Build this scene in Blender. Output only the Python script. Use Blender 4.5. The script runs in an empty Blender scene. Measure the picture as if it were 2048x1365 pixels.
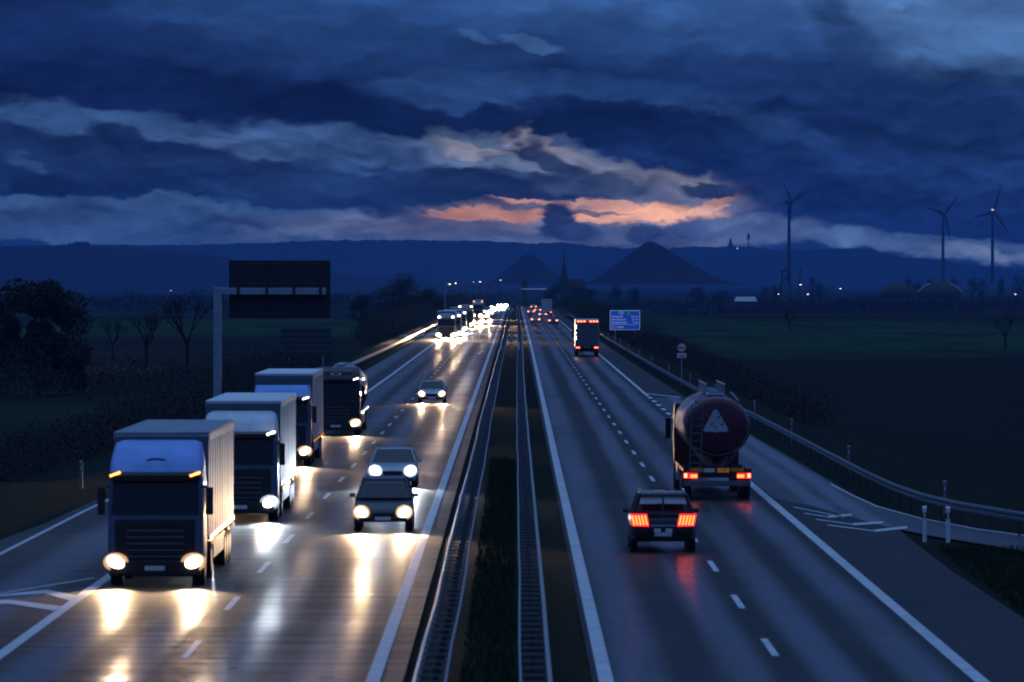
import bpy, bmesh, math, random
from mathutils import Vector, Matrix
random.seed(7)
C = bpy.context.scene.collection
S = bpy.context.scene
PI = math.pi
def lin(r, g, b):
    f = lambda c: ((c/255+.055)/1.055)**2.4 if c > 10 else c/255/12.92
    return (f(r), f(g), f(b), 1)

# ------------------------------------------------------------------ camera
F = 11500.0            # focal length in pixels of the 2048 px wide photograph
H = 8.0                # camera height above the carriageway
HX, HY = 1030.0, 565.0 # where the road direction vanishes
cam = bpy.data.cameras.new('camera'); camo = bpy.data.objects.new('camera', cam); C.objects.link(camo)
camo.location = (0, 0, H); camo.rotation_euler = (PI/2, 0, 0)
cam.sensor_width = 36; cam.lens = F/2048*36
cam.shift_x = (1024-HX)/2048; cam.shift_y = (HY-682.5)/2048
cam.clip_start = 1; cam.clip_end = 60000
cam.dof.use_dof = True; cam.dof.focus_distance = 420; cam.dof.aperture_fstop = 3.0
S.camera = camo

# ------------------------------------------------------------------ node helper
class NG:
    def __init__(s, nt): s.nt = nt; s.n = nt.nodes; s.l = nt.links
    def node(s, t, **k):
        x = s.n.new(t)
        for a, b in k.items(): setattr(x, a, b)
        return x
    def put(s, sock, v):
        if isinstance(v, (int, float, tuple, list)): sock.default_value = v
        else: s.l.new(v, sock)
    def m(s, op, a, b=0.0, c=0.0, clamp=False):
        x = s.node('ShaderNodeMath', operation=op, use_clamp=clamp)
        s.put(x.inputs[0], a); s.put(x.inputs[1], b); s.put(x.inputs[2], c)
        return x.outputs[0]
    def add(s, a, b): return s.m('ADD', a, b)
    def sub(s, a, b): return s.m('SUBTRACT', a, b)
    def mul(s, a, b): return s.m('MULTIPLY', a, b)
    def smooth(s, x, lo, hi, a=0.0, b=1.0):
        r = s.node('ShaderNodeMapRange', interpolation_type='SMOOTHSTEP')
        s.put(r.inputs['Value'], x)
        for k, v in (('From Min', lo), ('From Max', hi), ('To Min', a), ('To Max', b)): s.put(r.inputs[k], v)
        return r.outputs[0]
    def lerp(s, x, lo, hi, a=0.0, b=1.0):
        r = s.node('ShaderNodeMapRange')
        s.put(r.inputs['Value'], x)
        for k, v in (('From Min', lo), ('From Max', hi), ('To Min', a), ('To Max', b)): s.put(r.inputs[k], v)
        return r.outputs[0]
    def vec(s, x, y, z=0.0):
        c = s.node('ShaderNodeCombineXYZ')
        s.put(c.inputs[0], x); s.put(c.inputs[1], y); s.put(c.inputs[2], z)
        return c.outputs[0]
    def xyz(s, v):
        c = s.node('ShaderNodeSeparateXYZ'); s.l.new(v, c.inputs[0]); return c.outputs
    def noise(s, v, scale=1.0, detail=4.0, rough=.55, dist=0.0):
        x = s.node('ShaderNodeTexNoise'); s.put(x.inputs['Vector'], v)
        x.inputs['Scale'].default_value = scale; x.inputs['Detail'].default_value = detail
        x.inputs['Roughness'].default_value = rough; x.inputs['Distortion'].default_value = dist
        return x.outputs['Fac']
    def mix(s, f, a, b, mode='MIX'):
        x = s.node('ShaderNodeMix', data_type='RGBA', blend_type=mode)
        s.put(x.inputs[0], f); s.put(x.inputs[6], a); s.put(x.inputs[7], b)
        return x.outputs[2]

# ------------------------------------------------------------------ sky: dusk, heavy cloud with a gap over the horizon
W = bpy.data.worlds.new('World'); S.world = W; W.use_nodes = True
W.cycles.sampling_method = 'MANUAL'; W.cycles.sample_map_resolution = 256
g = NG(W.node_tree); g.n.clear()
tc = g.node('ShaderNodeTexCoord')
dx, dy, dz = g.xyz(tc.outputs['Generated'])[:3]
px = g.add(g.mul(g.m('ARCTAN2', dx, dy), F), HX)
py = g.sub(HY, g.mul(g.m('ARCSINE', dz), F))
def n2(x, y, sx, sy, seed, detail, rough=.5):
    t_ = g.node('ShaderNodeTexNoise', noise_dimensions='2D'); g.put(t_.inputs['Vector'], g.vec(g.m('MULTIPLY_ADD', x, 1/sx, seed*7.3), g.m('MULTIPLY_ADD', y, 1/sy, seed*3.1)))
    t_.inputs['Scale'].default_value = 1; t_.inputs['Detail'].default_value = detail; t_.inputs['Roughness'].default_value = rough
    return t_.outputs['Fac']
def ma(a, b, c): return g.m('MULTIPLY_ADD', a, b, c)
wl = n2(px, py, 330, 120, 3.1, 3); wm = n2(px, py, 75, 36, 5.7, 4, .55)
wf = n2(px, py, 30, 15, 8.3, 3, .6)
vo = g.node('ShaderNodeTexVoronoi', feature='F1', voronoi_dimensions='2D'); g.put(vo.inputs['Vector'], g.vec(g.mul(ma(wm, 50.0, px), 1/84), g.mul(ma(wm, 30.0, py), 1/42)))
vo.inputs['Scale'].default_value = 1; vo.inputs['Detail'].default_value = 1.5; vo.inputs['Roughness'].default_value = .5
vd = g.sub(vo.outputs['Distance'], .4)
X = ma(g.sub(wl, .5), 170, ma(g.sub(wm, .5), 50, px))
Y = ma(g.sub(wl, .5), -60, ma(g.sub(wm, .5), 34, ma(vd, 18.0, py)))
XF = ma(g.sub(wf, .5), 34, ma(g.sub(wl, .5), 60, px)); YF = ma(g.sub(wf, .5), 16, ma(g.sub(wm, .5), 26, ma(vd, 10.0, py)))
def tint(r_, g_, b_):
    y_ = .3*r_+.6*g_+.1*b_; k_ = .78
    return lin(max(0, y_+(r_-y_)*k_), y_+(g_-y_)*k_, y_+(b_-y_)*k_) if r_ < b_ else lin(r_, g_, b_)
def sky_blob(c, col, cx, cy, rx, ry, k=1.0, amt=1.0, shear=0.0, X=X, Y=Y):
    ex = ma(X, 1/rx, -cx/rx)
    ey = ma(Y, 1/ry, -cy/ry)
    if shear: ey = ma(X, -shear/ry, g.m('ADD', ey, cx*shear/ry))
    d = g.m('SQRT', g.m('MULTIPLY_ADD', ex, ex, g.m('MULTIPLY', ey, ey)))
    return g.mix(g.smooth(d, 1+k*.5, 1-k*.5, 0, amt), c, tint(*col))
sky = g.mix(g.smooth(Y, 0, 260), tint(30, 68, 134), tint(18, 46, 104))
for b in [
    ((11, 32, 88), 60, 110, 330, 260, 1.4, .8),
    ((36, 82, 158), 620, -10, 330, 70, 1.2, .8),
    ((46, 96, 170), 1500, -30, 560, 110, 1.2, .8),
    ((66, 116, 182), 1980, 50, 330, 110, 1.1, .9, .15),
    ((16, 42, 92), 1660, 40, 60, 60, 1.2, .6, .6),
    ((11, 30, 78), 560, 205, 640, 62, .8, .95, .05),
    ((36, 76, 142), 960, 190, 240, 44, .6, .75, .04),
    ((34, 74, 140), 1290, 215, 300, 46, .7, .6, .16),
    ((10, 28, 70), 960, 258, 380, 26, .6, .95, .07),
    # long bank of cloud on the left and centre: pale tops, dark bodies below
    ((44, 80, 136), 210, 262, 340, 46, .45, .9, .13),
    ((56, 92, 148), 720, 320, 440, 52, .5, .9, .09),
    ((24, 50, 100), 120, 315, 260, 40, .5, .92, .10),
    ((17, 38, 80), 320, 300, 140, 34, .5, .95, .22),
    ((70, 106, 160), 480, 306, 70, 18, .7, .75, .45),
    ((24, 50, 98), 640, 378, 540, 42, .35, .95, .075),
    ((44, 78, 134), 640, 348, 90, 14, .8, .8, .15),
    ((22, 46, 94), 150, 368, 330, 20, .5, .95, .05),
    ((50, 84, 138), 60, 330, 60, 12, .8, .6, .2),
    ((96, 122, 164), 1010, 312, 200, 36, .6, .85, .1),
    ((168, 164, 180), 985, 298, 90, 12, .8, .8, .12),
    ((170, 162, 176), 1140, 318, 100, 12, .8, .8, .42),
    ((126, 134, 166), 1300, 368, 230, 40, .5, .92, .17),
    ((165, 160, 178), 1420, 372, 110, 14, .9, .7, .16),
    ((28, 50, 88), 985, 366, 150, 34, .4, .97, .06),
    ((52, 82, 128), 1090, 356, 90, 12, .7, .8, .1),
    ((30, 54, 94), 1110, 322, 52, 22, .6, .9, .7),
    ((66, 90, 132), 1180, 380, 130, 20, .7, .8, .1),
    # pale strip over the hills
    ((60, 100, 154), 250, 450, 640, 50, .25, .96, .04),
    ((112, 126, 162), 850, 462, 330, 26, .8, .85),
    ((98, 118, 158), 1250, 470, 380, 34, .7, .9),
]: sky = sky_blob(sky, *b)
# the orange gap and the dark roof of cloud over it
for b in [
    ((150, 142, 164), 1140, 432, 290, 26, .8, .8),
    ((255, 176, 138), 985, 433, 118, 13, .55, .98, .02),
    ((255, 186, 146), 1270, 432, 160, 19, .5, .99, -.02),
    ((240, 172, 148), 1060, 406, 70, 5, .8, .95, .03),
    ((236, 172, 150), 1210, 410, 90, 6, .8, .95, .04),
    ((225, 168, 150), 1432, 412, 50, 13, .6, .92, -.5),
    ((90, 98, 134), 1170, 424, 100, 4, .8, .85, .05),
    ((130, 122, 148), 960, 455, 240, 6, .9, .8),
    ((34, 50, 86), 1120, 440, 34, 34, .5, .98),
    ((44, 64, 104), 1150, 468, 60, 16, .6, .9),
    ((48, 68, 108), 1306, 474, 42, 16, .5, .9),
    ((46, 70, 114), 1385, 462, 44, 22, .6, .85),
    ((11, 31, 76), 1450, 288, 430, 52, .28, .98, .19),
    ((16, 42, 100), 1770, 366, 340, 100, .28, .98, .05),
    ((24, 58, 122), 1700, 320, 260, 50, .9, .6, .15),
    ((34, 72, 134), 1560, 262, 120, 20, .8, .6, .3),
    ((24, 56, 118), 2000, 290, 300, 110, .7, .9),
    ((30, 52, 94), 1420, 384, 56, 15, .5, .92),
    ((34, 60, 108), 1530, 395, 30, 14, .6, .8),
    ((90, 128, 184), 1900, 500, 300, 22, .5, .92, .1),
    ((128, 152, 190), 1960, 510, 130, 10, .8, .8, .12),
    ((92, 122, 174), 1530, 462, 110, 26, .8, .8),
    ((62, 108, 180), 1070, 92, 56, 12, .6, .8, .25),
    ((58, 104, 176), 962, 78, 34, 8, .7, .7, .3),
]: sky = sky_blob(sky, *b, X=XF, Y=YF)
# relief: shifted copies of the same noise give lit tops and dark bellies
def fb(o): return n2(X, g.add(Y, o), 230, 84, 1.3, 4, .48)
def fc(o): return n2(XF, g.add(YF, o), 90, 40, 6.3, 2, .45)
rel = ma(g.sub(fc(0.0), fc(10.0)), .4, g.sub(fb(0.0), fb(20.0)))
amt = g.smooth(Y, 60, 320, .8, 2.3)
mod = ma(rel, amt, 1.0)
big = n2(X, Y, 430, 95, 17.0, 3)
mod = g.mul(mod, g.lerp(big, .3, .7, .70, 1.28))
mod = g.mul(mod, ma(vd, g.smooth(Y, 60, 330, -.06, -.24), 1.0))
mod = g.m('MAXIMUM', mod, .2)
vm = g.node('ShaderNodeVectorMath', operation='SCALE'); g.put(vm.inputs[0], sky); g.put(vm.inputs['Scale'], mod)
# physically based dusk sky, sun just under the horizon straight ahead, lights what the clouds do not cover
nish = g.node('ShaderNodeTexSky', sky_type='NISHITA', sun_disc=False)
nish.sun_elevation = math.radians(-1.0); nish.sun_rotation = math.radians(0.0); nish.air_density = 1.5; nish.dust_density = 1.0
ns = g.node('ShaderNodeVectorMath', operation='SCALE'); g.l.new(nish.outputs[0], ns.inputs[0]); ns.inputs['Scale'].default_value = .05
over = g.mix(g.noise(tc.outputs['Generated'], 3, 4, .5), (.010, .046, .19, 1), (.024, .088, .31, 1))
over = g.mix(g.smooth(dz, .35, .95), over, (.17, .34, .70, 1))
ov = g.node('ShaderNodeVectorMath', operation='ADD'); g.l.new(over, ov.inputs[0]); g.l.new(ns.outputs[0], ov.inputs[1])
final = g.mix(g.smooth(dz, .065, .22), vm.outputs[0], ov.outputs[0])
back = g.smooth(dy, .75, .2)
final = g.mix(back, final, ov.outputs[0])
final = g.mix(g.smooth(dz, -.0, -.03), final, lin(4, 9, 22))
bg = g.node('ShaderNodeBackground'); g.put(bg.inputs[0], final); bg.inputs[1].default_value = 1.0
g.l.new(bg.outputs[0], g.node('ShaderNodeOutputWorld').inputs[0])

S.view_settings.view_transform = 'Standard'; S.view_settings.look = 'None'
S.view_settings.exposure = 0; S.view_settings.gamma = 1
S.render.engine = 'CYCLES'
S.cycles.filter_width = 1.9
S.cycles.max_bounces = 5; S.cycles.diffuse_bounces = 2; S.cycles.glossy_bounces = 3
S.cycles.volume_bounces = 0; S.cycles.sample_clamp_indirect = 4; S.cycles.sample_clamp_direct = 0
S.cycles.use_denoising = True
try: S.cycles.denoiser = 'OPENIMAGEDENOISE'
except Exception: pass
S.cycles.volume_step_rate = 5

# ------------------------------------------------------------------ materials
M = {}
def mat(name, col, rough=.6, metal=0.0, emit=None, strength=0.0, noise=.18, nscale=2.0, spec=.5, coat=0.0, bump=0.0):
    m = bpy.data.materials.new(name); m.use_nodes = True; k = NG(m.node_tree)
    p = k.n['Principled BSDF']
    col = tuple(col[:3]) + (1,)
    o = k.node('ShaderNodeTexCoord').outputs['Object']
    n = k.noise(o, nscale, 5, .6)
    if noise: k.put(p.inputs['Base Color'], k.mix(k.lerp(n, .25, .75), tuple(c*(1-noise) for c in col[:3])+(1,), tuple(min(1, c*(1+noise)) for c in col[:3])+(1,)))
    else: p.inputs['Base Color'].default_value = col
    k.put(p.inputs['Roughness'], k.lerp(n, .2, .8, max(.02, rough-.07), min(1, rough+.07)))
    p.inputs['Metallic'].default_value = metal; p.inputs['Specular IOR Level'].default_value = spec
    p.inputs['Coat Weight'].default_value = coat
    if emit: p.inputs['Emission Color'].default_value = tuple(emit[:3])+(1,); p.inputs['Emission Strength'].default_value = strength
    if bump:
        b = k.node('ShaderNodeBump'); b.inputs['Strength'].default_value = bump; k.put(b.inputs['Height'], n); k.l.new(b.outputs[0], p.inputs['Normal'])
    M[name] = m; return m
mat('white_paint', (.72, .74, .76), .35, coat=.3)
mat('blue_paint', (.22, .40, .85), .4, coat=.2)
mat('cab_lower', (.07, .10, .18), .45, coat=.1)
mat('grey_paint', (.25, .27, .30), .4, coat=.3)
mat('silver_paint', (.45, .47, .5), .3, .5, coat=.4)
mat('dark_paint', (.012, .013, .018), .3, coat=.5)
mat('black_cab', (.006, .006, .008), .4, coat=.2)
mat('red_paint', (.16, .012, .014), .35, coat=.4)
mat('dark_red', (.07, .006, .012), .4, coat=.3)
mat('glass', (.01, .012, .016), .08, noise=0)
mat('rail_post', (.03, .033, .037), .8)
mat('black_plastic', (.008, .008, .009), .6)
mat('rubber', (.012, .012, .012), .85)
mat('rim', (.3, .3, .32), .4, .8)
mat('chassis', (.015, .015, .017), .7)
mat('curtain', (.66, .66, .62), .6, nscale=1.2)
mat('curtain_strap', (.42, .41, .38), .6)
mat('tarp_white', (.82, .84, .86), .7, nscale=.6)
mat('tarp_grey', (.10, .125, .15), .7)
mat('roof_grey', (.26, .32, .38), .6)
mat('rail_lit', (.42, .42, .42), .5, .2, nscale=8)  # paler copy of the rail steel, headlight glow put into its colour
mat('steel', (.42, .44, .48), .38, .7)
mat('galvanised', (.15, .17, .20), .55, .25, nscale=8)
mat('pole_steel', (.34, .38, .46), .6, .2)
mat('sign_back', (.025, .03, .035), .8)
mat('sign_back_pale', (.06, .07, .08), .7)
mat('plate', (.7, .7, .68), .5)
mat('reflective_yellow', (.45, .30, .03), .4)
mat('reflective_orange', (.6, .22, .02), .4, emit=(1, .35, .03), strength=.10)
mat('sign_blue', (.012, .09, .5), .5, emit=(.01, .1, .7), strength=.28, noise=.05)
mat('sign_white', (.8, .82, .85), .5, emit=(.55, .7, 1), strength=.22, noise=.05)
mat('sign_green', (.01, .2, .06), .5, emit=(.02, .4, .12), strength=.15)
mat('sign_red', (.45, .03, .035), .5)
mat('sign_plain', (.78, .74, .7), .5)
mat('flank', (.30, .30, .36), .5)
mat('emblem_white', (.42, .44, .48), .6)
mat('sign_dim_white', (.62, .55, .55), .5)
mat('black_mark', (.01, .01, .01), .6)
mat('dim_plastic', (.17, .18, .2), .6)  # darker copy of the post white, dim light behind the rail put into colour
mat('post_white', (.75, .77, .8), .5)
mat('concrete', (.3, .3, .29), .85, bump=.2)
mat('stone', (.06, .06, .065), .9)
mat('roof_tile', (.05, .03, .028), .9)
mat('membrane', (.5, .53, .56), .6)
mat('membrane_dark', (.03, .035, .03), .8)
mat('membrane_rim', (.75, .78, .8), .5)
mat('bark', (.02, .016, .014), .95)
mat('twig', (.007, .006, .006), .95)
mat('leaf_dark', (.010, .016, .010), .9, nscale=.5, noise=.5)
mat('leaf_brown', (.016, .013, .010), .9, nscale=.5, noise=.5)
mat('turbine_white', (.045, .055, .08), .7)
WARM = (1, .66, .36); COOL = (.80, .90, 1)
mat('lamp_warm', (.9, .9, .9), .2, emit=(1, .72, .38), strength=26, noise=0)
mat('lamp_far', (.9, .9, .9), .2, emit=(1, .84, .58), strength=90, noise=0)
mat('lamp_far_cool', (.9, .9, .9), .2, emit=(.8, .88, 1), strength=110, noise=0)
mat('halo_warm', (.3, .3, .3), .2, emit=(1, .50, .17), strength=.55, noise=0)
mat('halo_cool', (.3, .3, .3), .2, emit=(.55, .75, 1), strength=.5, noise=0)
mat('lamp_cool', (.9, .9, .9), .2, emit=COOL, strength=42, noise=0)
mat('lamp_white', (.9, .9, .9), .2, emit=(1, .93, .84), strength=9, noise=0)
mat('lamp_small', (.9, .9, .9), .2, emit=(1, .95, .9), strength=5, noise=0)
mat('lamp_amber', (.9, .5, .1), .3, emit=(1, .42, .08), strength=3.2, noise=0)
mat('lamp_marker', (.9, .5, .1), .3, emit=(1, .36, .03), strength=1.4, noise=0)
mat('lamp_red', (.5, .01, .02), .3, emit=(1, .012, .022), strength=2.6, noise=0)
mat('lamp_red_dim', (.4, .01, .02), .3, emit=(1, .01, .02), strength=.5, noise=0)
mat('lamp_red_core', (.8, .1, .05), .3, emit=(1, .20, .09), strength=6.0, noise=0)
mat('lamp_orange_core', (.8, .3, .05), .3, emit=(1, .22, .03), strength=3.6, noise=0)
mat('lamp_pink', (.8, .5, .5), .3, emit=(1, .6, .62), strength=1.1, noise=0)
mat('street_light', (.9, .9, .9), .3, emit=(1, .86, .62), strength=4, noise=0)
mat('reflector', (.8, .8, .8), .3)

# trailer curtain: vertical folds
def curtain_mat(name, a, b):
    m = bpy.data.materials.new(name); m.use_nodes = True; k = NG(m.node_tree); p = k.n['Principled BSDF']
    x, y, z = k.xyz(k.node('ShaderNodeTexCoord').outputs['Object'])[:3]
    n = k.noise(k.vec(k.mul(y, 1.6), k.mul(z, .12), 0), 1, 4, .6)
    k.put(p.inputs['Base Color'], k.mix(k.smooth(n, .35, .65), a+(1,), b+(1,)))
    p.inputs['Roughness'].default_value = .5
    bp = k.node('ShaderNodeBump'); bp.inputs['Strength'].default_value = .5; bp.inputs['Distance'].default_value = .1
    k.put(bp.inputs['Height'], k.noise(k.vec(k.mul(y, 3), k.mul(z, .1), 4), 1, 3, .6)); k.l.new(bp.outputs[0], p.inputs['Normal'])
    M[name] = m
curtain_mat('curtain_side', (.50, .49, .46), (.80, .78, .73))

# road surface: worn concrete lanes with smoother wheel tracks, cross grooves that stretch reflections
def road_mat(name, lanes, base, r_track, r_between, ripple=0.0):
    m = bpy.data.materials.new(name); m.use_nodes = True; k = NG(m.node_tree); p = k.n['Principled BSDF']
    o = k.node('ShaderNodeTexCoord').outputs['Object']; x, y, z = k.xyz(o)[:3]
    wob = k.mul(k.sub(k.noise(k.vec(k.mul(x, .4), k.mul(y, .02), 0), 1, 2, .5), .5), .5)
    xx = k.add(x, wob)
    tr = 0.0
    for c, w in lanes:
        d = k.m('ABSOLUTE', k.sub(xx, c)); t = k.smooth(d, w, w*.15); tr = t if isinstance(tr, float) else k.m('MAXIMUM', tr, t)
    blot = k.noise(k.vec(k.mul(x, .35), k.mul(y, .018), 2), 1, 5, .6)
    f = k.m('MULTIPLY', tr, k.smooth(blot, .3, .6, .55, 1), clamp=True)
    seam = k.m('ABSOLUTE', k.sub(k.m('FRACT', k.mul(y, 1/5.0)), .5)); seam = k.smooth(seam, .497, .4995)
    fine = k.noise(k.vec(k.mul(x, 3), k.mul(y, 3), 0), 1, 6, .7)
    c0 = k.mix(k.lerp(fine, .3, .7), tuple(c*.6 for c in base)+(1,), tuple(c*1.4 for c in base)+(1,))
    c1 = k.mix(f, c0, tuple(c*1.5 for c in base)+(1,))
    c1 = k.mix(k.mul(seam, .6), c1, (.012, .012, .013, 1))
    groove = k.noise(k.vec(k.mul(x, .07), k.mul(y, .9), 15), 1, 3, .65)
    c1 = k.mix(k.smooth(groove, .5, .62, 0, .45 if ripple else .15), c1, tuple(c*.35 for c in base)+(1,))
    k.put(p.inputs['Base Color'], c1)
    wet = k.noise(k.vec(k.mul(x, .22), k.mul(y, .09), 11), 1, 5, .65)
    k.put(p.inputs['Roughness'], k.add(k.add(k.lerp(f, 0, 1, r_between, r_track), k.mul(k.sub(fine, .5), .16)), k.add(k.mul(k.sub(wet, .5), .30), k.mul(k.sub(groove, .5), .35 if ripple else .1))))
    k.put(p.inputs['Specular IOR Level'], k.lerp(f, 0, 1, .20, 1.0))
    h = k.add(k.noise(k.vec(k.mul(x, .55), k.mul(y, 1.1), 0), 1, 5, .65), k.mul(k.noise(k.vec(k.mul(x, 1.1), k.mul(y, 4.0), 6), 1, 3, .6), .35))
    bp = k.node('ShaderNodeBump'); bp.inputs['Strength'].default_value = .6; bp.inputs['Distance'].default_value = .012 if not ripple else .022
    k.put(bp.inputs['Height'], h); k.l.new(bp.outputs[0], p.inputs['Normal'])
    if ripple: h = k.add(h, k.mul(k.noise(k.vec(k.mul(x, .10), k.mul(y, 1.0), 3), 1, 3, .62), ripple*1.6)); k.put(bp.inputs['Height'], h)
    M[name] = m
road_mat('road_right', [(2.55, .9), (4.7, .7), (6.55, .75), (8.35, .75)], (.020, .023, .027), .25, .60)
road_mat('road_left', [(-3.9, .9), (-5.9, .8), (-8.0, .8), (-9.9, .9), (-12.9, 1.2)], (.036, .034, .033), .33, .54, 2.6)
road_mat('ramp', [(10.9, .5), (12.0, .5)], (.06, .066, .078), .26, .42)
mat('line_paint', (.62, .64, .66), .55, noise=.22, nscale=.8)
mat('seam', (.11, .11, .11), .7)

def ground_mat():
    m = bpy.data.materials.new('ground'); m.use_nodes = True; k = NG(m.node_tree); p = k.n['Principled BSDF']
    o = k.node('ShaderNodeTexCoord').outputs['Object']; x, y, z = k.xyz(o)[:3]
    fld = k.noise(k.vec(k.mul(x, .004), k.mul(y, .0011), 0), 1, 2, .4)
    c = k.mix(k.smooth(fld, .44, .52), (.006, .011, .007, 1), (.018, .046, .019, 1))
    fld2 = k.noise(k.vec(k.mul(x, .008), k.mul(y, .0022), 5), 1, 1, .4)
    c = k.mix(k.smooth(fld2, .52, .56), c, (.010, .012, .010, 1))
    fine = k.noise(o, .8, 6, .7)
    c = k.mix(k.lerp(fine, .3, .7, 0, .6), c, (.006, .010, .006, 1))
    def patch(x0, x1, y0, y1):
        a = k.mul(k.smooth(x, x0-3, x0+3), k.smooth(x, x1+3, x1-3)); b = k.mul(k.smooth(y, y0-50, y0+50), k.smooth(y, y1+160, y1-160)); return k.mul(a, b)
    for pt_ in ((-70, -33, 420, 470), (-110, -22, 1150, 1700), (34, 150, 900, 1500)):
        c = k.mix(k.mul(patch(*pt_), k.lerp(fine, .2, .8, .6, 1)), c, (.016, .060, .020, 1))
    furrow = k.noise(k.vec(k.mul(x, .05), k.mul(y, .012), 4), 1, 5, .65)
    c = k.mix(k.smooth(furrow, .45, .62, 0, .65), c, (.004, .007, .005, 1))
    ver = k.mul(k.smooth(y, 1600, 1300), k.smooth(k.m('ABSOLUTE', k.sub(x, -1)), 34, 22))
    c = k.mix(ver, c, k.mix(k.lerp(fine, .3, .7), (.004, .007, .004, 1), (.012, .022, .010, 1)))
    k.put(p.inputs['Base Color'], c); p.inputs['Roughness'].default_value = 1; p.inputs['Specular IOR Level'].default_value = .1
    bp = k.node('ShaderNodeBump'); bp.inputs['Strength'].default_value = .6; bp.inputs['Distance'].default_value = .2
    k.put(bp.inputs['Height'], fine); k.l.new(bp.outputs[0], p.inputs['Normal'])
    M['ground'] = m
ground_mat()
mat('hill', (.018, .026, .045), .95, nscale=.004, noise=.4, spec=.1)
mat('heap', (.028, .020, .018), .95, nscale=.01, noise=.3, spec=.1)

# ------------------------------------------------------------------ mesh helpers
def obj(name, bm, m, parent=None, smooth=None, **props):
    me = bpy.data.meshes.new(name); bm.to_mesh(me); bm.free()
    ms = m if isinstance(m, (list, tuple)) else [m]
    for x in ms: me.materials.append(M[x])
    if smooth:
        me.shade_smooth(); me.set_sharp_from_angle(angle=math.radians(smooth))
    o = bpy.data.objects.new(name, me); C.objects.link(o)
    if parent: o.parent = parent
    for k_, v in props.items(): o[k_] = v
    return o
def thing(name, label, cat, loc=(0, 0, 0), rz=0.0, group=None):
    o = bpy.data.objects.new(name, None); C.objects.link(o); o.location = loc; o.rotation_euler = (0, 0, rz)
    o.empty_display_size = .5
    o['label'] = label; o['category'] = cat
    if group: o['group'] = group
    return o
def tag(o, label, cat, group=None):
    o['label'] = label; o['category'] = cat
    if group: o['group'] = group
    return o
def add_box(bm, c, s, mi=0, rot=None):
    vs = []
    for i in range(8):
        v = Vector(((i & 1)-.5, ((i >> 1) & 1)-.5, ((i >> 2) & 1)-.5)); v = Vector((v.x*s[0], v.y*s[1], v.z*s[2]))
        if rot is not None: v = rot @ v
        vs.append(bm.verts.new(v+Vector(c)))
    for f in ((0, 2, 3, 1), (4, 5, 7, 6), (0, 1, 5, 4), (2, 6, 7, 3), (0, 4, 6, 2), (1, 3, 7, 5)):
        bm.faces.new([vs[i] for i in f]).material_index = mi
def box(c, s, mi=0, bev=0.0, rot=None):
    bm = bmesh.new(); add_box(bm, c, s, mi, rot)
    if bev: bmesh.ops.bevel(bm, geom=bm.edges[:], offset=bev, segments=2, affect='EDGES', profile=.6)
    return bm
def loft(rings, bm=None, mi=0, cap=True):
    bm = bm or bmesh.new(); R = [[bm.verts.new(p) for p in r] for r in rings]; n = len(R[0])
    for a, b in zip(R, R[1:]):
        for i in range(n):
            j = (i+1) % n
            bm.faces.new((a[i], a[j], b[j], b[i])).material_index = mi
    if cap:
        bm.faces.new(R[0][::-1]).material_index = mi; bm.faces.new(R[-1]).material_index = mi
    bmesh.ops.recalc_face_normals(bm, faces=bm.faces[:])
    return bm
def rrect(w, z0, z1, r, n=4):
    """rounded rectangle outline in (x, z)"""
    r = min(r, w*.98, (z1-z0)*.49); out = []
    for cx, cz, a0 in ((w-r, z1-r, 0), (-w+r, z1-r, 90), (-w+r, z0+r, 180), (w-r, z0+r, 270)):
        for i in range(n+1):
            a = math.radians(a0+90*i/n); out.append((cx+r*math.cos(a), cz+r*math.sin(a)))
    return out
def tube(pts, rad, seg=8, bm=None, mi=0):
    bm = bm or bmesh.new(); pts = [Vector(p) for p in pts]
    if not isinstance(rad, (list, tuple)): rad = [rad]*len(pts)
    rings = []
    for i, p in enumerate(pts):
        d = (pts[min(i+1, len(pts)-1)]-pts[max(i-1, 0)]).normalized()
        u = d.cross(Vector((0, 0, 1))); u = u.normalized() if u.length > 1e-3 else Vector((1, 0, 0)); w = d.cross(u)
        rings.append([p+(u*math.cos(2*PI*j/seg)+w*math.sin(2*PI*j/seg))*rad[i] for j in range(seg)])
    return loft(rings, bm, mi)
def disc_x(c, r, w, seg=24, bm=None, mi=0):   # short cylinder along x
    return tube([(c[0]-w/2, c[1], c[2]), (c[0]+w/2, c[1], c[2])], r, seg, bm, mi)
def disc_y(c, r, w, seg=24, bm=None, mi=0):
    return tube([(c[0], c[1]-w/2, c[2]), (c[0], c[1]+w/2, c[2])], r, seg, bm, mi)
def copy_tree(o, parent=None):
    c = o.copy(); C.objects.link(c); c.parent = parent
    for ch in list(o.children): copy_tree(ch, c)
    return c
def at(x, y, d):      # photograph pixel at distance d -> world point (used to read sizes off the photograph)
    return ((x-HX)*d/F, d, H-(y-HY)*d/F)
def extrude_profile(pts, path, bm=None, mi=0):
    """sweep an (offset, z) open profile along path of (x, y, z); offset is to the right of travel"""
    bm = bm or bmesh.new(); P = [Vector(p) for p in path]; rows = []
    for i, p in enumerate(P):
        d = P[min(i+1, len(P)-1)]-P[max(i-1, 0)]; d.z = 0; d.normalize(); nrm = Vector((d.y, -d.x, 0))
        rows.append([bm.verts.new(p+nrm*a+Vector((0, 0, b))) for a, b in pts])
    for a, b in zip(rows, rows[1:]):
        for i in range(len(pts)-1): bm.faces.new((a[i], a[i+1], b[i+1], b[i])).material_index = mi
    return bm
def smoothstep(a, b, x):
    t = max(0, min(1, (x-a)/(b-a))); return t*t*(3-2*t)
def hash2(i, j):
    n = math.sin(i*127.1+j*311.7)*43758.5453; return n-math.floor(n)
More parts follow.
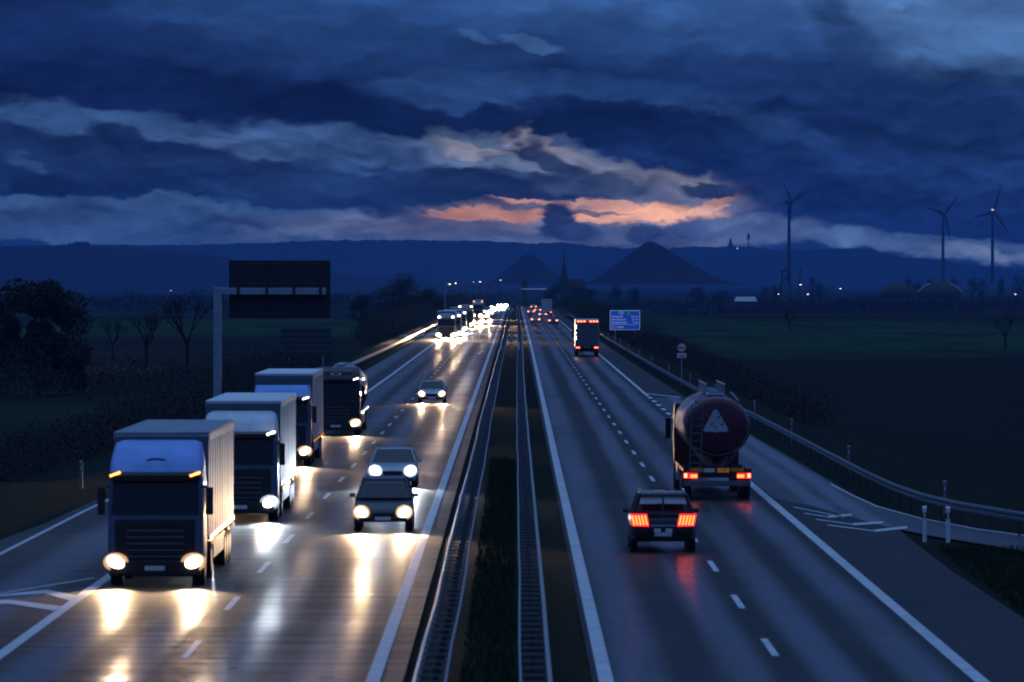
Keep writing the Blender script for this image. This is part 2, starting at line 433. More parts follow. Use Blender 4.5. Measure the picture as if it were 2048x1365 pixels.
def vnoise(x, y):
    i, j = math.floor(x), math.floor(y); u, v = x-i, y-j; u = u*u*(3-2*u); v = v*v*(3-2*v)
    a = hash2(i, j)*(1-u)+hash2(i+1, j)*u; b = hash2(i, j+1)*(1-u)+hash2(i+1, j+1)*u
    return a*(1-v)+b*v

# ------------------------------------------------------------------ ground, roads
ROAD_END = 1960.0
def road_z(y):
    t = max(0, y-ROAD_END+60)
    return -7*smoothstep(0, 420, t)
def right_edge(y):     # outer edge of the verge on the right
    return 14.6+60*smoothstep(235, 175, y)
def left_edge(y): return -17.2-60*smoothstep(240, 190, y)
def ground_z(x, y):
    f = -2.6+1.2*(vnoise(x*.012, y*.004)-.5)
    f = f*(1-smoothstep(1700, 2600, y))+(-6.6+1.0*(vnoise(x*.003, y*.001)-.5))*smoothstep(1700, 2600, y)
    far = road_z(y)-.07
    R, L = right_edge(y), left_edge(y)
    t = smoothstep(R, R+9, x) if x > 0 else smoothstep(-L, -L+9, -x)
    return far*(1-t)+f*t
xs = sorted(set([x*1.0 for x in range(-46, 47)]+[s*v for s in (-1, 1) for v in (50, 56, 64, 75, 90, 110, 140, 180, 240, 320, 450, 650, 950, 1500, 2500, 5000, 12000)]))
ys = [-60]; 
while ys[-1] < 30000: ys.append(ys[-1]+max(5, (ys[-1]-60)*.035))
bm = bmesh.new(); rows = [[bm.verts.new((x, y, ground_z(x, y))) for x in xs] for y in ys]
for a, b in zip(rows, rows[1:]):
    for i in range(len(xs)-1): bm.faces.new((a[i], a[i+1], b[i+1], b[i]))
obj('ground', bm, 'ground', smooth=180, kind='structure')

def ribbon(left, right, z=0.0, bm=None, mi=0):
    """flat strip between two polylines of (x, y)"""
    bm = bm or bmesh.new()
    a = [bm.verts.new((x, y, road_z(y)+z)) for x, y in left]; b = [bm.verts.new((x, y, road_z(y)+z)) for x, y in right]
    for i in range(len(a)-1): bm.faces.new((a[i], b[i], b[i+1], a[i+1])).material_index = mi
    return bm
YS = [-40, 60, 100, 120, 140, 160, 180, 200, 230, 260, 300, 350, 400, 500, 650, 800, 1000, 1200, 1500, 1800, 1900, 1940, 1970, 2000, 2040, 2080, 2130, 2200, 2300]
def strip(xl, xr, z=0.0, y0=-40, y1=2300, bm=None):
    yy = [y0]+[y for y in YS if y0 < y < y1]+[y1]
    f = lambda v, y: v(y) if callable(v) else v
    return ribbon([(f(xl, y), y) for y in yy], [(f(xr, y), y) for y in yy], z, bm)
def interp(tab):
    def f(y):
        if y <= tab[0][0]: return tab[0][1]
        for (a, u), (b, v) in zip(tab, tab[1:]):
            if y <= b: return u+(v-u)*(y-a)/(b-a)
        return tab[-1][1]
    return f
rr = interp([(-40, 12.15), (165, 12.1), (185, 12.4), (205, 12.75), (245, 12.7), (400, 11.9), (600, 11.6), (2300, 11.6)])
road_r = obj('road_outbound', strip(1.55, rr), 'road_right', kind='structure')
rl = interp([(-40, -13.3), (143, -13.3), (147, -13.3), (160, -15.4), (215, -15.1), (400, -13.6), (2300, -13.3)])
bm = strip(rl, -2.25)
road_l = obj('road_inbound', bm, 'road_left', kind='structure')
# exit ramp leaving on the right, entry ramp joining on the left
def sweep_between(a, b, z): 
    return ribbon(a, b, z)
bm = sweep_between([(9.56, 398), (9.58, 300), (9.6, 213), (10.6, 206), (11.6, 193.8), (12.3, 187), (13.2, 181), (15.2, 171), (19.5, 158), (30, 136)],
                   [(11.3, 400), (12.2, 310), (12.62, 232), (12.7, 215), (12.95, 205), (13.8, 195), (15, 186.5), (17.2, 177.5), (22, 163), (33.5, 142)], .004)
obj('exit_ramp', bm, 'ramp', kind='structure')
bm = sweep_between([(-15.4, 212), (-15.6, 190), (-16.2, 172), (-19, 155), (-26, 135), (-40, 110)],
                   [(-12.0, 160), (-12.6, 151), (-13.4, 146), (-15.5, 138.5), (-22, 122), (-35, 97)], .004)
obj('entry_ramp', bm, 'road_left', kind='structure')
obj('ramp_edge_line', ribbon([(12.45, 228), (12.62, 215), (12.85, 205), (13.68, 194.6), (14.9, 186), (17.1, 177), (21.9, 162.6)], [(12.55, 228), (12.72, 215.2), (12.95, 205.4), (13.76, 195), (14.97, 186.5), (17.17, 177.5), (21.97, 163.1)], .012), 'line_paint', bpy.data.objects['exit_ramp'])
# painted markings
def mark(xc, w, y0, y1, parent, name, z=.009):
    f = (lambda y: xc(y)-w/2) if callable(xc) else xc-w/2
    h = (lambda y: xc(y)+w/2) if callable(xc) else xc+w/2
    return obj(name, strip(f, h, z, y0, y1), 'line_paint', parent)
mark(interp([(0, 1.83), (250, 1.83), (700, 2.02), (2300, 2.02)]), .30, 60, 2250, road_r, 'edge_line')
mark(9.37, .30, 60, 392, road_r, 'edge_line') if False else None
mark(9.35, .30, 60, 262, road_r, 'edge_line'); mark(9.33, .26, 404, 2250, road_r, 'edge_line')
bm = bmesh.new(); y = 263.0
while y < 402: strip(9.2, 9.5, .009, y, y+6, bm); y += 12
obj('dashed_line', bm, 'line_paint', road_r)
bm = bmesh.new(); y = 123.0-36
while y < 2100: strip(5.50, 5.66, .009, y, y+6, bm); y += 18
obj('dashed_line', bm, 'line_paint', road_r)
obj('taper_line', ribbon([(9.4, 412), (11.5, 398)], [(9.4, 414.5), (11.5, 401)], .009), 'line_paint', road_r)
mark(-2.85, .28, 60, 2250, road_l, 'edge_line')
mark(interp([(0, -11.02), (150, -11.05), (300, -10.9), (520, -10.65), (2300, -10.65)]), .28, 60, 2250, road_l, 'edge_line')
mark(interp([(140, -15.25), (200, -15.05), (400, -13.4)]), .16, 146, 400, road_l, 'edge_line')
bm = bmesh.new(); y = 122.2-36
while y < 2100: strip(-7.12, -6.96, .009, y, y+6, bm); y += 18
obj('dashed_line', bm, 'line_paint', road_l)
obj('joint', strip(-7.42, -7.38, .006, 60, 600), 'seam', road_l)
def poly(pts, bm, z=.010):
    bm.faces.new([bm.verts.new((x, y, z)) for x, y in pts])
bm = bmesh.new()                                  # chevrons in the two noses
for a, b, c in (((9.9, 204), (11.2, 195.4), (11.35, 194.2)), ((10.0, 198.6), (10.7, 195.2), (11.55, 197.2)), ((10.15, 193.5), (11.2, 189.2), (12.2, 190.8)), ((10.3, 189), (11.6, 184.2), (12.75, 187))):
    poly([(a[0], a[1]), (b[0], b[1]), (b[0], b[1]+.8), (a[0], a[1]+.8)], bm)
for (x0, y0), (x1, y1) in (((10.7, 195.2), (11.55, 197.2)), ((11.2, 189.2), (12.2, 190.8)), ((11.6, 184.2), (12.75, 187))):
    poly([(x0, y0), (x1, y1-.2), (x1+.1, y1+1.4), (x0, y0+1.6)], bm)
obj('chevron_marking', bm, 'line_paint', road_r)
bm = bmesh.new()
for q in (((-11.16, 144.2), (-12.06, 147.6), (-12.15, 149.3), (-11.16, 146.6)), ((-12.06, 147.6), (-13.3, 146.0), (-13.3, 146.8), (-12.15, 149.3)),
          ((-11.2, 139.8), (-12.6, 143), (-12.75, 144.8), (-11.2, 141.8)), ((-12.6, 143), (-14.2, 141), (-14.2, 141.8), (-12.75, 144.8)),
          ((-11.37, 155), (-13.3, 147.0), (-13.3, 147.5), (-11.37, 155.8))): poly(q, bm, .013)
obj('chevron_marking', bm, 'line_paint', road_l)
# dark median soil
obj('median_strip', strip(-2.25, 1.55, -.05), 'ground', kind='structure')

# ------------------------------------------------------------------ guard rails
WP = [(.0, .0), (.06, .05), (.06, .11), (.0, .155), (.06, .20), (.06, .26), (.0, .31)]
def guardrail(label, path, face, zt=.75, post_step=4.0, second=None, rung=None, n_each=80):
    """path: list of (x, y); face +1: beam face looks right of travel. second: offset of inner beam"""
    t = thing('guardrail', label, 'guard rail', (path[0][0], path[0][1], 0), 0, 'guard rails along the motorway')
    loc = Vector(t.location)
    P = [Vector((x, y, road_z(y)))-loc for x, y in path]
    prof = [(face*a, zt-.31+b) for a, b in WP]
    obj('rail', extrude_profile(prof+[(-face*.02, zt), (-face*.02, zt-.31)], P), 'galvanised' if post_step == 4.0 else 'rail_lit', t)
    L = [0.0]
    for a, b in zip(P, P[1:]): L.append(L[-1]+(b-a).length)
    def pt(s):
        for i in range(len(P)-1):
            if s <= L[i+1]: break
        u = (s-L[i])/(L[i+1]-L[i]); d = (P[i+1]-P[i]).normalized()
        return P[i].lerp(P[i+1], u), Vector((d.y, -d.x, 0))
    if second is not None:
        jit = [p+Vector((.03*(hash2(i, 3)-.5), 0, 0)) for i, p in enumerate(P)]
        obj('rail', extrude_profile([(second-.02, zt-.10), (second-.02, zt-.04), (second+.02, zt-.04), (second+.02, zt-.10)], jit), 'steel', t)
    off = -face*.09 if second is None else second/2
    def series(name, step, build, maxlen=1e9, pm='rail_post'):
        rest = bmesh.new(); k = 0; s = step*.5; end = min(L[-1], maxlen); proto = None
        while s < end:
            p, nrm = pt(s)
            if k < n_each:
                if proto is None: proto = obj(name, build(), pm, t); o = proto
                else: o = proto.copy(); C.objects.link(o); o.parent = t
                o.location = p; o.rotation_euler = (0, 0, math.atan2(nrm.y, nrm.x))
            else:
                b2 = build(); b2.transform(Matrix.Translation(p) @ Matrix.Rotation(math.atan2(nrm.y, nrm.x), 4, 'Z'))
                me = bpy.data.meshes.new('t'); b2.to_mesh(me); b2.free(); rest.from_mesh(me); bpy.data.meshes.remove(me)
            k += 1; s += step
        if k > n_each: obj(name, rest, pm, t, kind='stuff')
        else: rest.free()
    series('post', post_step, lambda: box((off, 0, (zt-.1)/2-.1), (.06, .11, zt+.1)))
    if rung: series('spacer', rung, lambda: box((second/2, 0, zt-.06), (abs(second)-.02, .05, .035)), 900, 'galvanised')
    return t
def wiggle(x, y0, y1, step, amp, far=None):
    out = []; y = y0
    while y < y1:
        xx = x if far is None else x+(far-x)*smoothstep(300, 900, y)
        out.append((xx+amp*(vnoise(y*.045, x)-.5), y)); y += step
    out.append((xx, y1)); return out
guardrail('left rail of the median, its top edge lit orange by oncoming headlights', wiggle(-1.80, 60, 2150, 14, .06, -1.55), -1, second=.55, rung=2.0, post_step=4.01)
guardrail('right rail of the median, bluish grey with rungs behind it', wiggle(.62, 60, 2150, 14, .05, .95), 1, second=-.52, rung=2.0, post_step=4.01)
rp = [(40, 138), (28, 156), (20.6, 169.5), (16.0, 180.5), (14.6, 189.5), (13.95, 197), (13.6, 207), (13.45, 222), (13.4, 242), (13.3, 286), (13.2, 319), (12.9, 350), (12.5, 388), (12.35, 440), (12.2, 541), (12.1, 700), (12.1, 825), (12.2, 1000), (12.3, 1300), (12.3, 2150)]
guardrail('curving rail beside the exit ramp and the right hard shoulder', rp, -1, zt=.78)
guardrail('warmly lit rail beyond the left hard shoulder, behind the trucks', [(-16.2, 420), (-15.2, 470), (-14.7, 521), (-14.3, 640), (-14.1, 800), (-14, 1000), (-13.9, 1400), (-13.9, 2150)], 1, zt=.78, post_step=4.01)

# ------------------------------------------------------------------ vehicles (front faces local -Y, origin on the road under the front bumper)
def spot(parent, loc, col, power, down=4.0, yaw=0.0, size=58):
    l = bpy.data.lights.new('headlight_beam', 'SPOT'); l.energy = power; l.color = col; l.spot_size = math.radians(size); l.spot_blend = .8
    l.shadow_soft_size = .09
    o = bpy.data.objects.new('headlight_beam', l); C.objects.link(o); o.parent = parent
    o.location = loc; o.rotation_euler = (math.radians(-90+down)+PI, 0, math.radians(yaw)); 
    o.rotation_euler = Vector((math.tan(math.radians(yaw)), -1, -math.tan(math.radians(down)))).to_track_quat('-Z', 'Y').to_euler()
    return o
def lamp(name, c, r, m, t, spotp=None, sx=1.0, depth=.06, col=WARM):
    b = disc_y((0, 0, 0), 1, depth/r, 20); b.transform(Matrix.Diagonal((r*sx, r, r*(.85 if name == 'headlight' else 1), 1)))
    if name == 'headlight': b.transform(Matrix.Rotation(math.radians(-24 if c[0] > 0 else 24), 4, 'Y'))
    o = obj(name, b, m, t); o.location = c
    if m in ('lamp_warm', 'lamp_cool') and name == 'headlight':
        b = disc_y((0, 0, 0), 1, .02, 20); b.transform(Matrix.Diagonal((r*sx*1.45, r, r*1.45, 1))); q = obj('glow_halo', b, 'halo'+m[4:], o); q.location = (0, depth*.5, 0)  # added glowing ring wider than the lens, paints the headlamp's halo
    if spotp: spot(o, (0, -.12, 0), col, spotp)
    return o
def wheel(t, x, y, r, w):
    ty = obj('wheel', disc_x((0, 0, 0), r, w, 28), 'rubber', t, smooth=40); ty.location = (x, y, r)
    b = disc_x((0, 0, 0), r*.6, w*1.04, 20); obj('rim', b, 'rim', ty, smooth=40)
    return ty

def make_car(label, L=4.5, W=1.8, Ht=1.48, paint='silver_paint', lampm='lamp_warm', lr=.17, lz=.64, power=None, col=WARM, suv=False, detail=True, tail=False, tailm='lamp_red_core', loc=(0, 0, 0), rz=0.0, group=None):
    t = thing('car', label, 'car', loc, rz, group)
    hb = .96 if not suv else 1.08; w = W/2; zc = .26 if not suv else .34
    st = [(0.0, w*.80, zc+.06, .62), (.08, w*.90, zc, .72), (.35, w*.97, zc-.02, .82), (.9, w, zc-.04, .92), (1.35, w, zc-.04, hb), (L*.55, w, zc-.04, hb+.02), (L-.75, w, zc-.04, hb+.04), (L-.25, w*.96, zc, hb+.02), (L-.05, w*.90, zc+.05, hb-.06), (L, w*.84, zc+.12, hb-.16)]
    rings = [[(x, y, z) for x, z in rrect(ww, z0, z1, .13)] for y, ww, z0, z1 in st]
    obj('body', loft(rings), paint, t, smooth=35)
    # glass house and roof
    y0, y1 = 1.15, (L-.35 if suv else L-.75); yt0, yt1 = (1.95, L-.55) if suv else (2.05, L-1.55)
    wb, wt = w*.94, w*.72
    def rect_ring(w_, a, b, z, r=.18, n=3):
        out = []
        for cx, cy, a0 in ((w_-r, b-r, 0), (-w_+r, b-r, 90), (-w_+r, a+r, 180), (w_-r, a+r, 270)):
            for i in range(n+1):
                q = math.radians(a0+90*i/n); out.append((cx+r*math.cos(q), cy+r*math.sin(q), z))
        return out
    z0 = hb-.02; zt = Ht-.05
    lerp_ = lambda a, b, u: a+(b-a)*u
    rg = [rect_ring(lerp_(wb, wt, u**1.2), lerp_(y0, yt0, u), lerp_(y1, yt1, u), lerp_(z0, zt, u)) for u in (0, .35, .7, 1)]
    obj('windows', loft(rg), 'glass', t, smooth=40)
    rb = loft([rect_ring(wt+.015, yt0-.03, yt1+.03, zt-.01), rect_ring(wt+.0, yt0, yt1, zt+.03), rect_ring(wt-.12, yt0+.2, yt1-.2, Ht)])
    for sx in (-1, 1):
        tube([(sx*wb, y0+.12, z0), (sx*(wt+.01), yt0+.08, zt)], .035, 6, rb); tube([(sx*wb, y1-.10, z0), (sx*(wt+.01), yt1-.06, zt)], .06, 6, rb)
        if detail: tube([(sx*(wb+.015), (y0+y1)/2+.1, z0), (sx*(wt+.015), (yt0+yt1)/2+.05, zt)], .035, 6, rb)
    obj('roof', rb, paint, t, smooth=40)
    if detail:
        obj('grille', box((0, -.012, lz-.10), (W*.42, .05, .17), bev=.02), 'black_plastic', t)
        obj('bumper', box((0, -.02, zc+.07), (W*.82, .10, .14), bev=.03), 'black_plastic', t)
        for sx in (-1, 1): obj('mirror', box((sx*(w+.09), 1.55, hb+.06), (.18, .12, .13), bev=.03), paint, t)
        if suv:
            for sx in (-1, 1): obj('roof_rail', tube([(sx*wt*.93, yt0+.1, Ht-.01), (sx*wt*.93, yt0+.25, Ht+.05), (sx*wt*.93, yt1-.25, Ht+.05), (sx*wt*.93, yt1-.1, Ht-.01)], .022, 6), 'steel', t)
        obj('number_plate', box((0, -.075, zc+.1), (.5, .015, .11)), 'plate', t)
    for sx in (-1, 1):
        for y in (.85, L-.85): wheel(t, sx*(w-.10), y, .33 if not suv else .37, .22)
        if detail:
            for y in (.85, L-.85): pass
    for sx in (-1, 1):
        lamp('headlight', (sx*(w*.74), -.03, lz), lr, lampm if not tail else 'dim_plastic', t, power, 1.15, .04, col)
    if tail:
        for sx in (-1, 1): lamp('tail_light', (sx*w*.78, L+.005, hb-.16), .13, tailm, t, None, 1.6, .07)
        obj('number_plate', box((0, L+.01, .55), (.5, .02, .11)), 'plate', t)
    return t

def make_truck(label, paint='blue_paint', lampm='lamp_warm', power=None, col=WARM, roof='tarp_white', side='curtain_side', mark_m='lamp_amber', front_mark=True, lr=.17, L=16.4, loc=(0, 0, 0), group=None, tank=False, detail=True, top=3.72, logo=None, visor_lamp=None):
    t = thing('truck', label, 'truck', loc, 0, group)
    w = 1.25
    rg = []                                      # cab, lofted upward from the bumper
    for z, y0, ww in ((.42, .06, 1.18), (.55, 0, 1.24), (1.2, 0.0, 1.25), (1.85, .05, 1.25), (2.75, .22, 1.24), (3.0, .30, 1.22)):
        y1 = 2.25; r = .16
        out = []
        for cx, cy, a0 in ((ww-r, y1-r, 0), (-ww+r, y1-r, 90), (-ww+r, y0+r, 180), (ww-r, y0+r, 270)):
            for i in range(4):
                q = math.radians(a0+30*i); out.append((cx+r*math.cos(q), cy+r*math.sin(q), z))
        rg.append(out)
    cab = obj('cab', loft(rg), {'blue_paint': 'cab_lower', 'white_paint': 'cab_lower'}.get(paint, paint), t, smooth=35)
    rg = []                                      # roof deflector over the cab
    for z, y0, ww in ((2.98, .28, 1.22), (3.25, .42, 1.21), (3.5, .75, 1.17), (top-.06, 1.25, 1.12), (top, 1.7, .98)):
        y1 = 2.2; r = .22
        out = []
        for cx, cy, a0 in ((ww-r, y1-r, 0), (-ww+r, y1-r, 90), (-ww+r, y0+r, 180), (ww-r, y0+r, 270)):
            for i in range(4):
                q = math.radians(a0+30*i); out.append((cx+r*math.cos(q), cy+r*math.sin(q), z))
        rg.append(out)
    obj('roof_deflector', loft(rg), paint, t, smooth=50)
    bm = bmesh.new()
    vs = [(-1.14, .03, 1.90), (1.14, .03, 1.90), (1.12, .205, 2.80), (-1.12, .205, 2.80)]
    bm.faces.new([bm.verts.new(v) for v in vs]); g2 = bmesh.ops.extrude_face_region(bm, geom=bm.faces[:])
    for v in [e for e in g2['geom'] if isinstance(e, bmesh.types.BMVert)]: v.co.y += .08
    bmesh.ops.recalc_face_normals(bm, faces=bm.faces[:])
    obj('windscreen', bm, 'glass', t)
    obj('sun_visor', box((0, .10, 2.90), (2.36, .26, .16), bev=.03, rot=Matrix.Rotation(.35, 3, 'X')), 'black_plastic' if paint != 'white_paint' else 'glass', t)
    obj('grille', box((0, -.02, 1.22), (2.1, .06, 1.1), bev=.03), 'black_plastic', t)
    obj('bumper', box((0, -.06, .50), (2.42, .26, .42), bev=.06), 'black_plastic', t)
    if detail:
        bm = bmesh.new()
        for k in range(5): add_box(bm, (0, -.065, .80+k*.17), (1.5, .03, .03))
        obj('grille_bar', bm, 'tarp_grey', t)
        obj('number_plate', box((0, -.20, .50), (.52, .015, .12)), 'plate', t)
        obj('wiper', tube([(-.5, .0, 1.93), (.25, .05, 2.1)], .012, 5), 'black_plastic', t)
        bm = bmesh.new()
        for sx in (-1, 1):
            add_box(bm, (sx*1.262, 1.05, 2.3), (.02, .75, .72))
        obj('side_window', bm, 'glass', t)
    for sx in (-1, 1):
        m_ = obj('mirror', box((sx*1.42, .12, 2.25), (.20, .10, .72), bev=.03), 'black_plastic', t)
        obj('mirror_arm', tube([(sx*1.2, .25, 2.62), (sx*1.42, .14, 2.60)], .025, 6), 'black_plastic', t)
        lamp('headlight', (sx*1.02, -.20, .66), lr, lampm, t, power, 1.35, .03, col)
        if front_mark:
            b = box((0, 0, 0), (.30, .05, .07), bev=.02, rot=Matrix.Rotation(-.35*1, 3, 'Y'))
            o = obj('marker_light', b, visor_lamp or mark_m, t); o.location = (sx*1.05, -.02, 2.96)
    if logo:
        bm = bmesh.new(); n = 20
        o_ = [bm.verts.new((.28*math.cos(2*PI*i/n), 0, .10*math.sin(2*PI*i/n))) for i in range(n)]
        i_ = [bm.verts.new((.17*math.cos(2*PI*i/n), 0, .05*math.sin(2*PI*i/n))) for i in range(n)]
        for i in range(n): bm.faces.new((o_[i], o_[(i+1) % n], i_[(i+1) % n], i_[i]))
        o = obj('emblem', bm, logo, t); o.location = (0, .47, 3.28) if not tank else (0, .40, 3.22); o.rotation_euler = (-.42, 0, 0)
    # trailer
    zb = 1.12; y0, y1 = 2.75, L
    tr = obj('chassis', box((0, (y0+y1)/2, .95), (1.0, y1-y0, .24)), 'chassis', t)
    if not tank:
        bm = bmesh.new(); add_box(bm, (0, (y0+y1)/2, (zb+3.94)/2), (2.52, y1-y0, 3.94-zb)); obj('cargo_body', bm, 'curtain_side' if side == 'curtain_side' else side, t)
        rf = box((0, (y0+y1)/2, 3.965), (2.56, y1-y0+.05, .07), bev=.02); obj('trailer_roof', rf, roof, t)
        obj('front_wall', box((0, y0-.03, (zb+3.9)/2), (2.5, .05, 3.86-zb)), 'tarp_grey', t)
        bm = bmesh.new()
        for sx in (-1, 1):
            add_box(bm, (sx*1.268, (y0+y1)/2, 3.86), (.03, y1-y0, .12)); add_box(bm, (sx*1.268, (y0+y1)/2, zb+.05), (.03, y1-y0, .14))
        obj('side_rail', bm, 'steel', t)
        if detail:
            for sx in (-1, 1):
                k = y0+.6
                while k < y1-.3:
                    obj('curtain_strap', box((sx*1.275, k, 2.45), (.015, .035, 2.6)), 'curtain_strap', t); k += 1.24
    else:
        rings = []
        for yy, s_ in ((y0-.1, .3), (y0, .75), (y0+.15, .95), (y0+.4, 1), (y1-.6, 1), (y1-.2, .95), (y1-.05, .7), (y1, .3)):
            rings.append([(1.25*s_*math.cos(2*PI*i/28), yy, 2.35+1.2*s_*math.sin(2*PI*i/28)) for i in range(28)])
        obj('tank', loft(rings), 'steel', t, smooth=60)
        obj('catwalk', box((0, (y0+y1)/2, 3.60), (.5, (y1-y0)*.7, .05)), 'steel', t)
        bm = bmesh.new(); 
        for k in range(5):
            tube([( .98, y0+1+k*2.6, 1.1), (1.27, y0+1+k*2.6, 1.9)], .05, 6, bm)
        obj('tank_bracket', bm, 'chassis', t)
    bm = bmesh.new()
    for sx in (-1, 1): add_box(bm, (sx*1.2, (y0+3.2+y1-4.5)/2, .72), (.04, (y1-4.5)-(y0+3.2), .5))
    obj('side_guard', bm, 'steel' if tank else 'grey_paint', t)
    if detail:
        k = 4.2; n = 0
        while k < L-.3:
            for sx in (-1, 1):
                o = obj('side_marker', box((sx*1.285, k, 1.0 if not tank else 1.15), (.03, .22, .09)), 'lamp_marker' if not tank else 'lamp_small', t)
            k += 2.9
    for y in (1.4, 4.6, L-4.4, L-3.1, L-1.8):
        for sx in (-1, 1): wheel(t, sx*1.08, y, .50, .32)
    return t

def truck_at(x_c, d, *a, **k): return make_truck(*a, loc=(x_c, d, road_z(d)), **k)
T1 = truck_at(-9.45, 151, 'foremost truck with pale blue cab, glowing amber visor lamps and white curtain trailer', paint='blue_paint', power=1900, roof='roof_grey', lr=.17, top=3.80, logo='black_mark')
T2 = truck_at(-9.20, 192, 'second truck in the near lane with a bright pale roof and cool white headlights', paint='white_paint', lampm='lamp_cool', power=1900, col=COOL, roof='tarp_white', mark_m='lamp_white', top=3.66)
T3 = truck_at(-10.15, 250, 'third truck with pale roof between the bright roofed truck and the black one', paint='blue_paint', power=1900, roof='tarp_white', mark_m='lamp_small', top=3.5)
T4 = truck_at(-9.35, 300, 'black truck with a tank trailer and small white lamps down its side', paint='black_cab', power=1900, tank=True, mark_m='lamp_small', top=3.55, logo='steel')
obj('roof_light_bar', box((0, .38, 3.40), (1.7, .1, .05), bev=.02), 'steel', T4)
b = bmesh.new()
for sx, y, z in ((1.29, 3.2, 3.0), (1.30, 5.4, 2.1), (1.30, 8.2, 1.5), (1.32, 3.6, 2.0)):
    pass
for y, z in ((3.0, 3.15), (6.0, 2.85), (9.0, 2.1), (4.5, 2.2), (4.8, 1.1)):
    o = obj('marker_light', box((0, 0, 0), (.12, .14, .12), bev=.03), 'lamp_small', T4); o.location = (1.28 if z < 3 else 1.05, y, z)

C1 = make_car('small silver car alone in the middle distance with warm headlights', lampm='lamp_warm', power=1900, lr=.15, loc=(-5.5, 380, 0))
C2 = make_car('silver car with cool white headlights right behind the dark off-roader', lampm='lamp_cool', power=1900, col=COOL, lr=.17, lz=.66, loc=(-4.76, 224, 0), W=1.85, Ht=1.5)
C3 = make_car('dark off-roader leading the passing lane with warm headlights', paint='dark_paint', suv=True, Ht=1.68, W=1.86, lampm='lamp_warm', power=1900, lr=.165, lz=.64, loc=(-4.23, 184, 0))

# far oncoming traffic: same kinds, fewer parts
GT = 'distant oncoming vehicles'
F1 = truck_at(-9.6, 800, 'first of the distant oncoming trucks, grey-blue cab with two lit roof lamps', paint='grey_paint', power=70000, lr=.26, detail=False, front_mark=False, group=GT, top=3.7)
for sx in (-1, 1): lamp('roof_lamp', (sx*.95, .35, 3.15), .13, 'lamp_white', F1, None, 1.6)
F2 = truck_at(-9.05, 828, 'distant truck close behind the first one with one roof lamp showing', paint='blue_paint', power=40000, lr=.26, detail=False, front_mark=False, group=GT)
F3 = truck_at(-8.95, 905, 'distant truck with greenish roof and cool headlight, third of the far queue', paint='grey_paint', power=40000, col=COOL, lampm='lamp_cool', lr=.26, detail=False, front_mark=False, group=GT)
F4 = truck_at(-8.6, 1000, 'distant truck with two white lamps on its high roof, fourth of the far queue', paint='dark_red', power=40000, lr=.24, detail=False, front_mark=False, group=GT)
for t_, z_ in ((F2, 3.2), (F3, 3.2), (F4, 3.75)):
    for sx in (-1, 1): lamp('roof_lamp', (sx*1.0, .35, z_), .13, 'lamp_white', t_, None, 1.6)
F5 = truck_at(-8.3, 1290, 'farthest oncoming truck, with two faint orange roof lamps above the glare', paint='grey_paint', lr=.3, detail=False, front_mark=False, group=GT)
for sx in (-1, 1): lamp('roof_lamp', (sx*.9, .35, 3.7), .12, 'lamp_amber', F5, None, 1.6)
far = [(-6.9, 1040, 'lamp_warm', 'nearest car of the distant oncoming pack, warm headlights beside the far trucks'),
       (-5.4, 1070, 'lamp_warm', 'distant car at the median side of the oncoming pack with warm headlights'),
       (-6.7, 1240, 'lamp_warm', 'distant pair of warm headlights just above the nearest car of the pack'),
       (-6.9, 1400, 'lamp_far', 'small distant warm headlights left of the orange roof lamps'),
       (-6.3, 1480, 'lamp_far', 'small distant warm headlights under the orange roof lamps'),
       (-4.9, 1560, 'lamp_far', 'very distant warm headlights left of the bluish glare'),
       (-5.9, 1640, 'lamp_far', 'very distant warm headlights joining the left end of the glare'),
       (-5.0, 1720, 'lamp_far', 'very distant warm headlights just right of the orange roof lamps'),
       (-3.9, 1640, 'lamp_far_cool', 'very distant cool white headlights in the middle of the glare'),
       (-4.2, 1700, 'lamp_far_cool', 'very distant bluish headlights at the brightest spot of the glare'),
       (-3.6, 1760, 'lamp_far_cool', 'most distant bluish white headlights at the end of the road')]
first = None
for x_, d_, m_, lb in far:
    if first is None or m_ != first['lm']:
        o = make_car(lb, paint='silver_paint', lampm=m_, lr=.40 if d_ < 1600 else .6, lz=.75, detail=False, power=40000 if d_ == 1040 else None, loc=(x_, d_, 0), group=GT); o['lm'] = m_; first = o
    else:
        o = copy_tree(first); o.location = (x_, d_, 0); o['label'] = lb
for o in bpy.data.objects:
    if 'lm' in o.keys(): del o['lm']

# outbound traffic: built facing away
def rear(make_len, d): return d+make_len
SV = make_car('black estate off-roader ahead with pale sky sheen on its rear window and glowing orange tail lights', L=4.7, W=1.92, Ht=1.76, paint='dark_paint', suv=True, tail=True, loc=(4.38, 170+4.7, 0), rz=PI)
for o in [c for c in SV.children if c.name.startswith('tail_light')]: bpy.data.objects.remove(o)
for sx in (-1, 1):
    bm = bmesh.new()
    for v in ((.0, 0, -.06), (.50, 0, -.08), (.44, 0, .29), (-.06, 0, .29)):
        bm.verts.new((sx*v[0]*-1+sx*.92, 4.705, v[2]+.86))
    bm.verts.ensure_lookup_table(); f = bm.faces.new(bm.verts[:]); r_ = bmesh.ops.extrude_face_region(bm, geom=[f])
    for v in [e for e in r_['geom'] if isinstance(e, bmesh.types.BMVert)]: v.co.y += .05
    bmesh.ops.recalc_face_normals(bm, faces=bm.faces[:])
    tl = obj('tail_light', bm, 'lamp_red', SV)
    for k in range(5):
        o = obj('light_strip', box((sx*(.92-.035-.095*k), 4.765, .965), (.045, .02, .29), rot=Matrix.Rotation(sx*.22, 3, 'Y')), 'lamp_orange_core', tl)
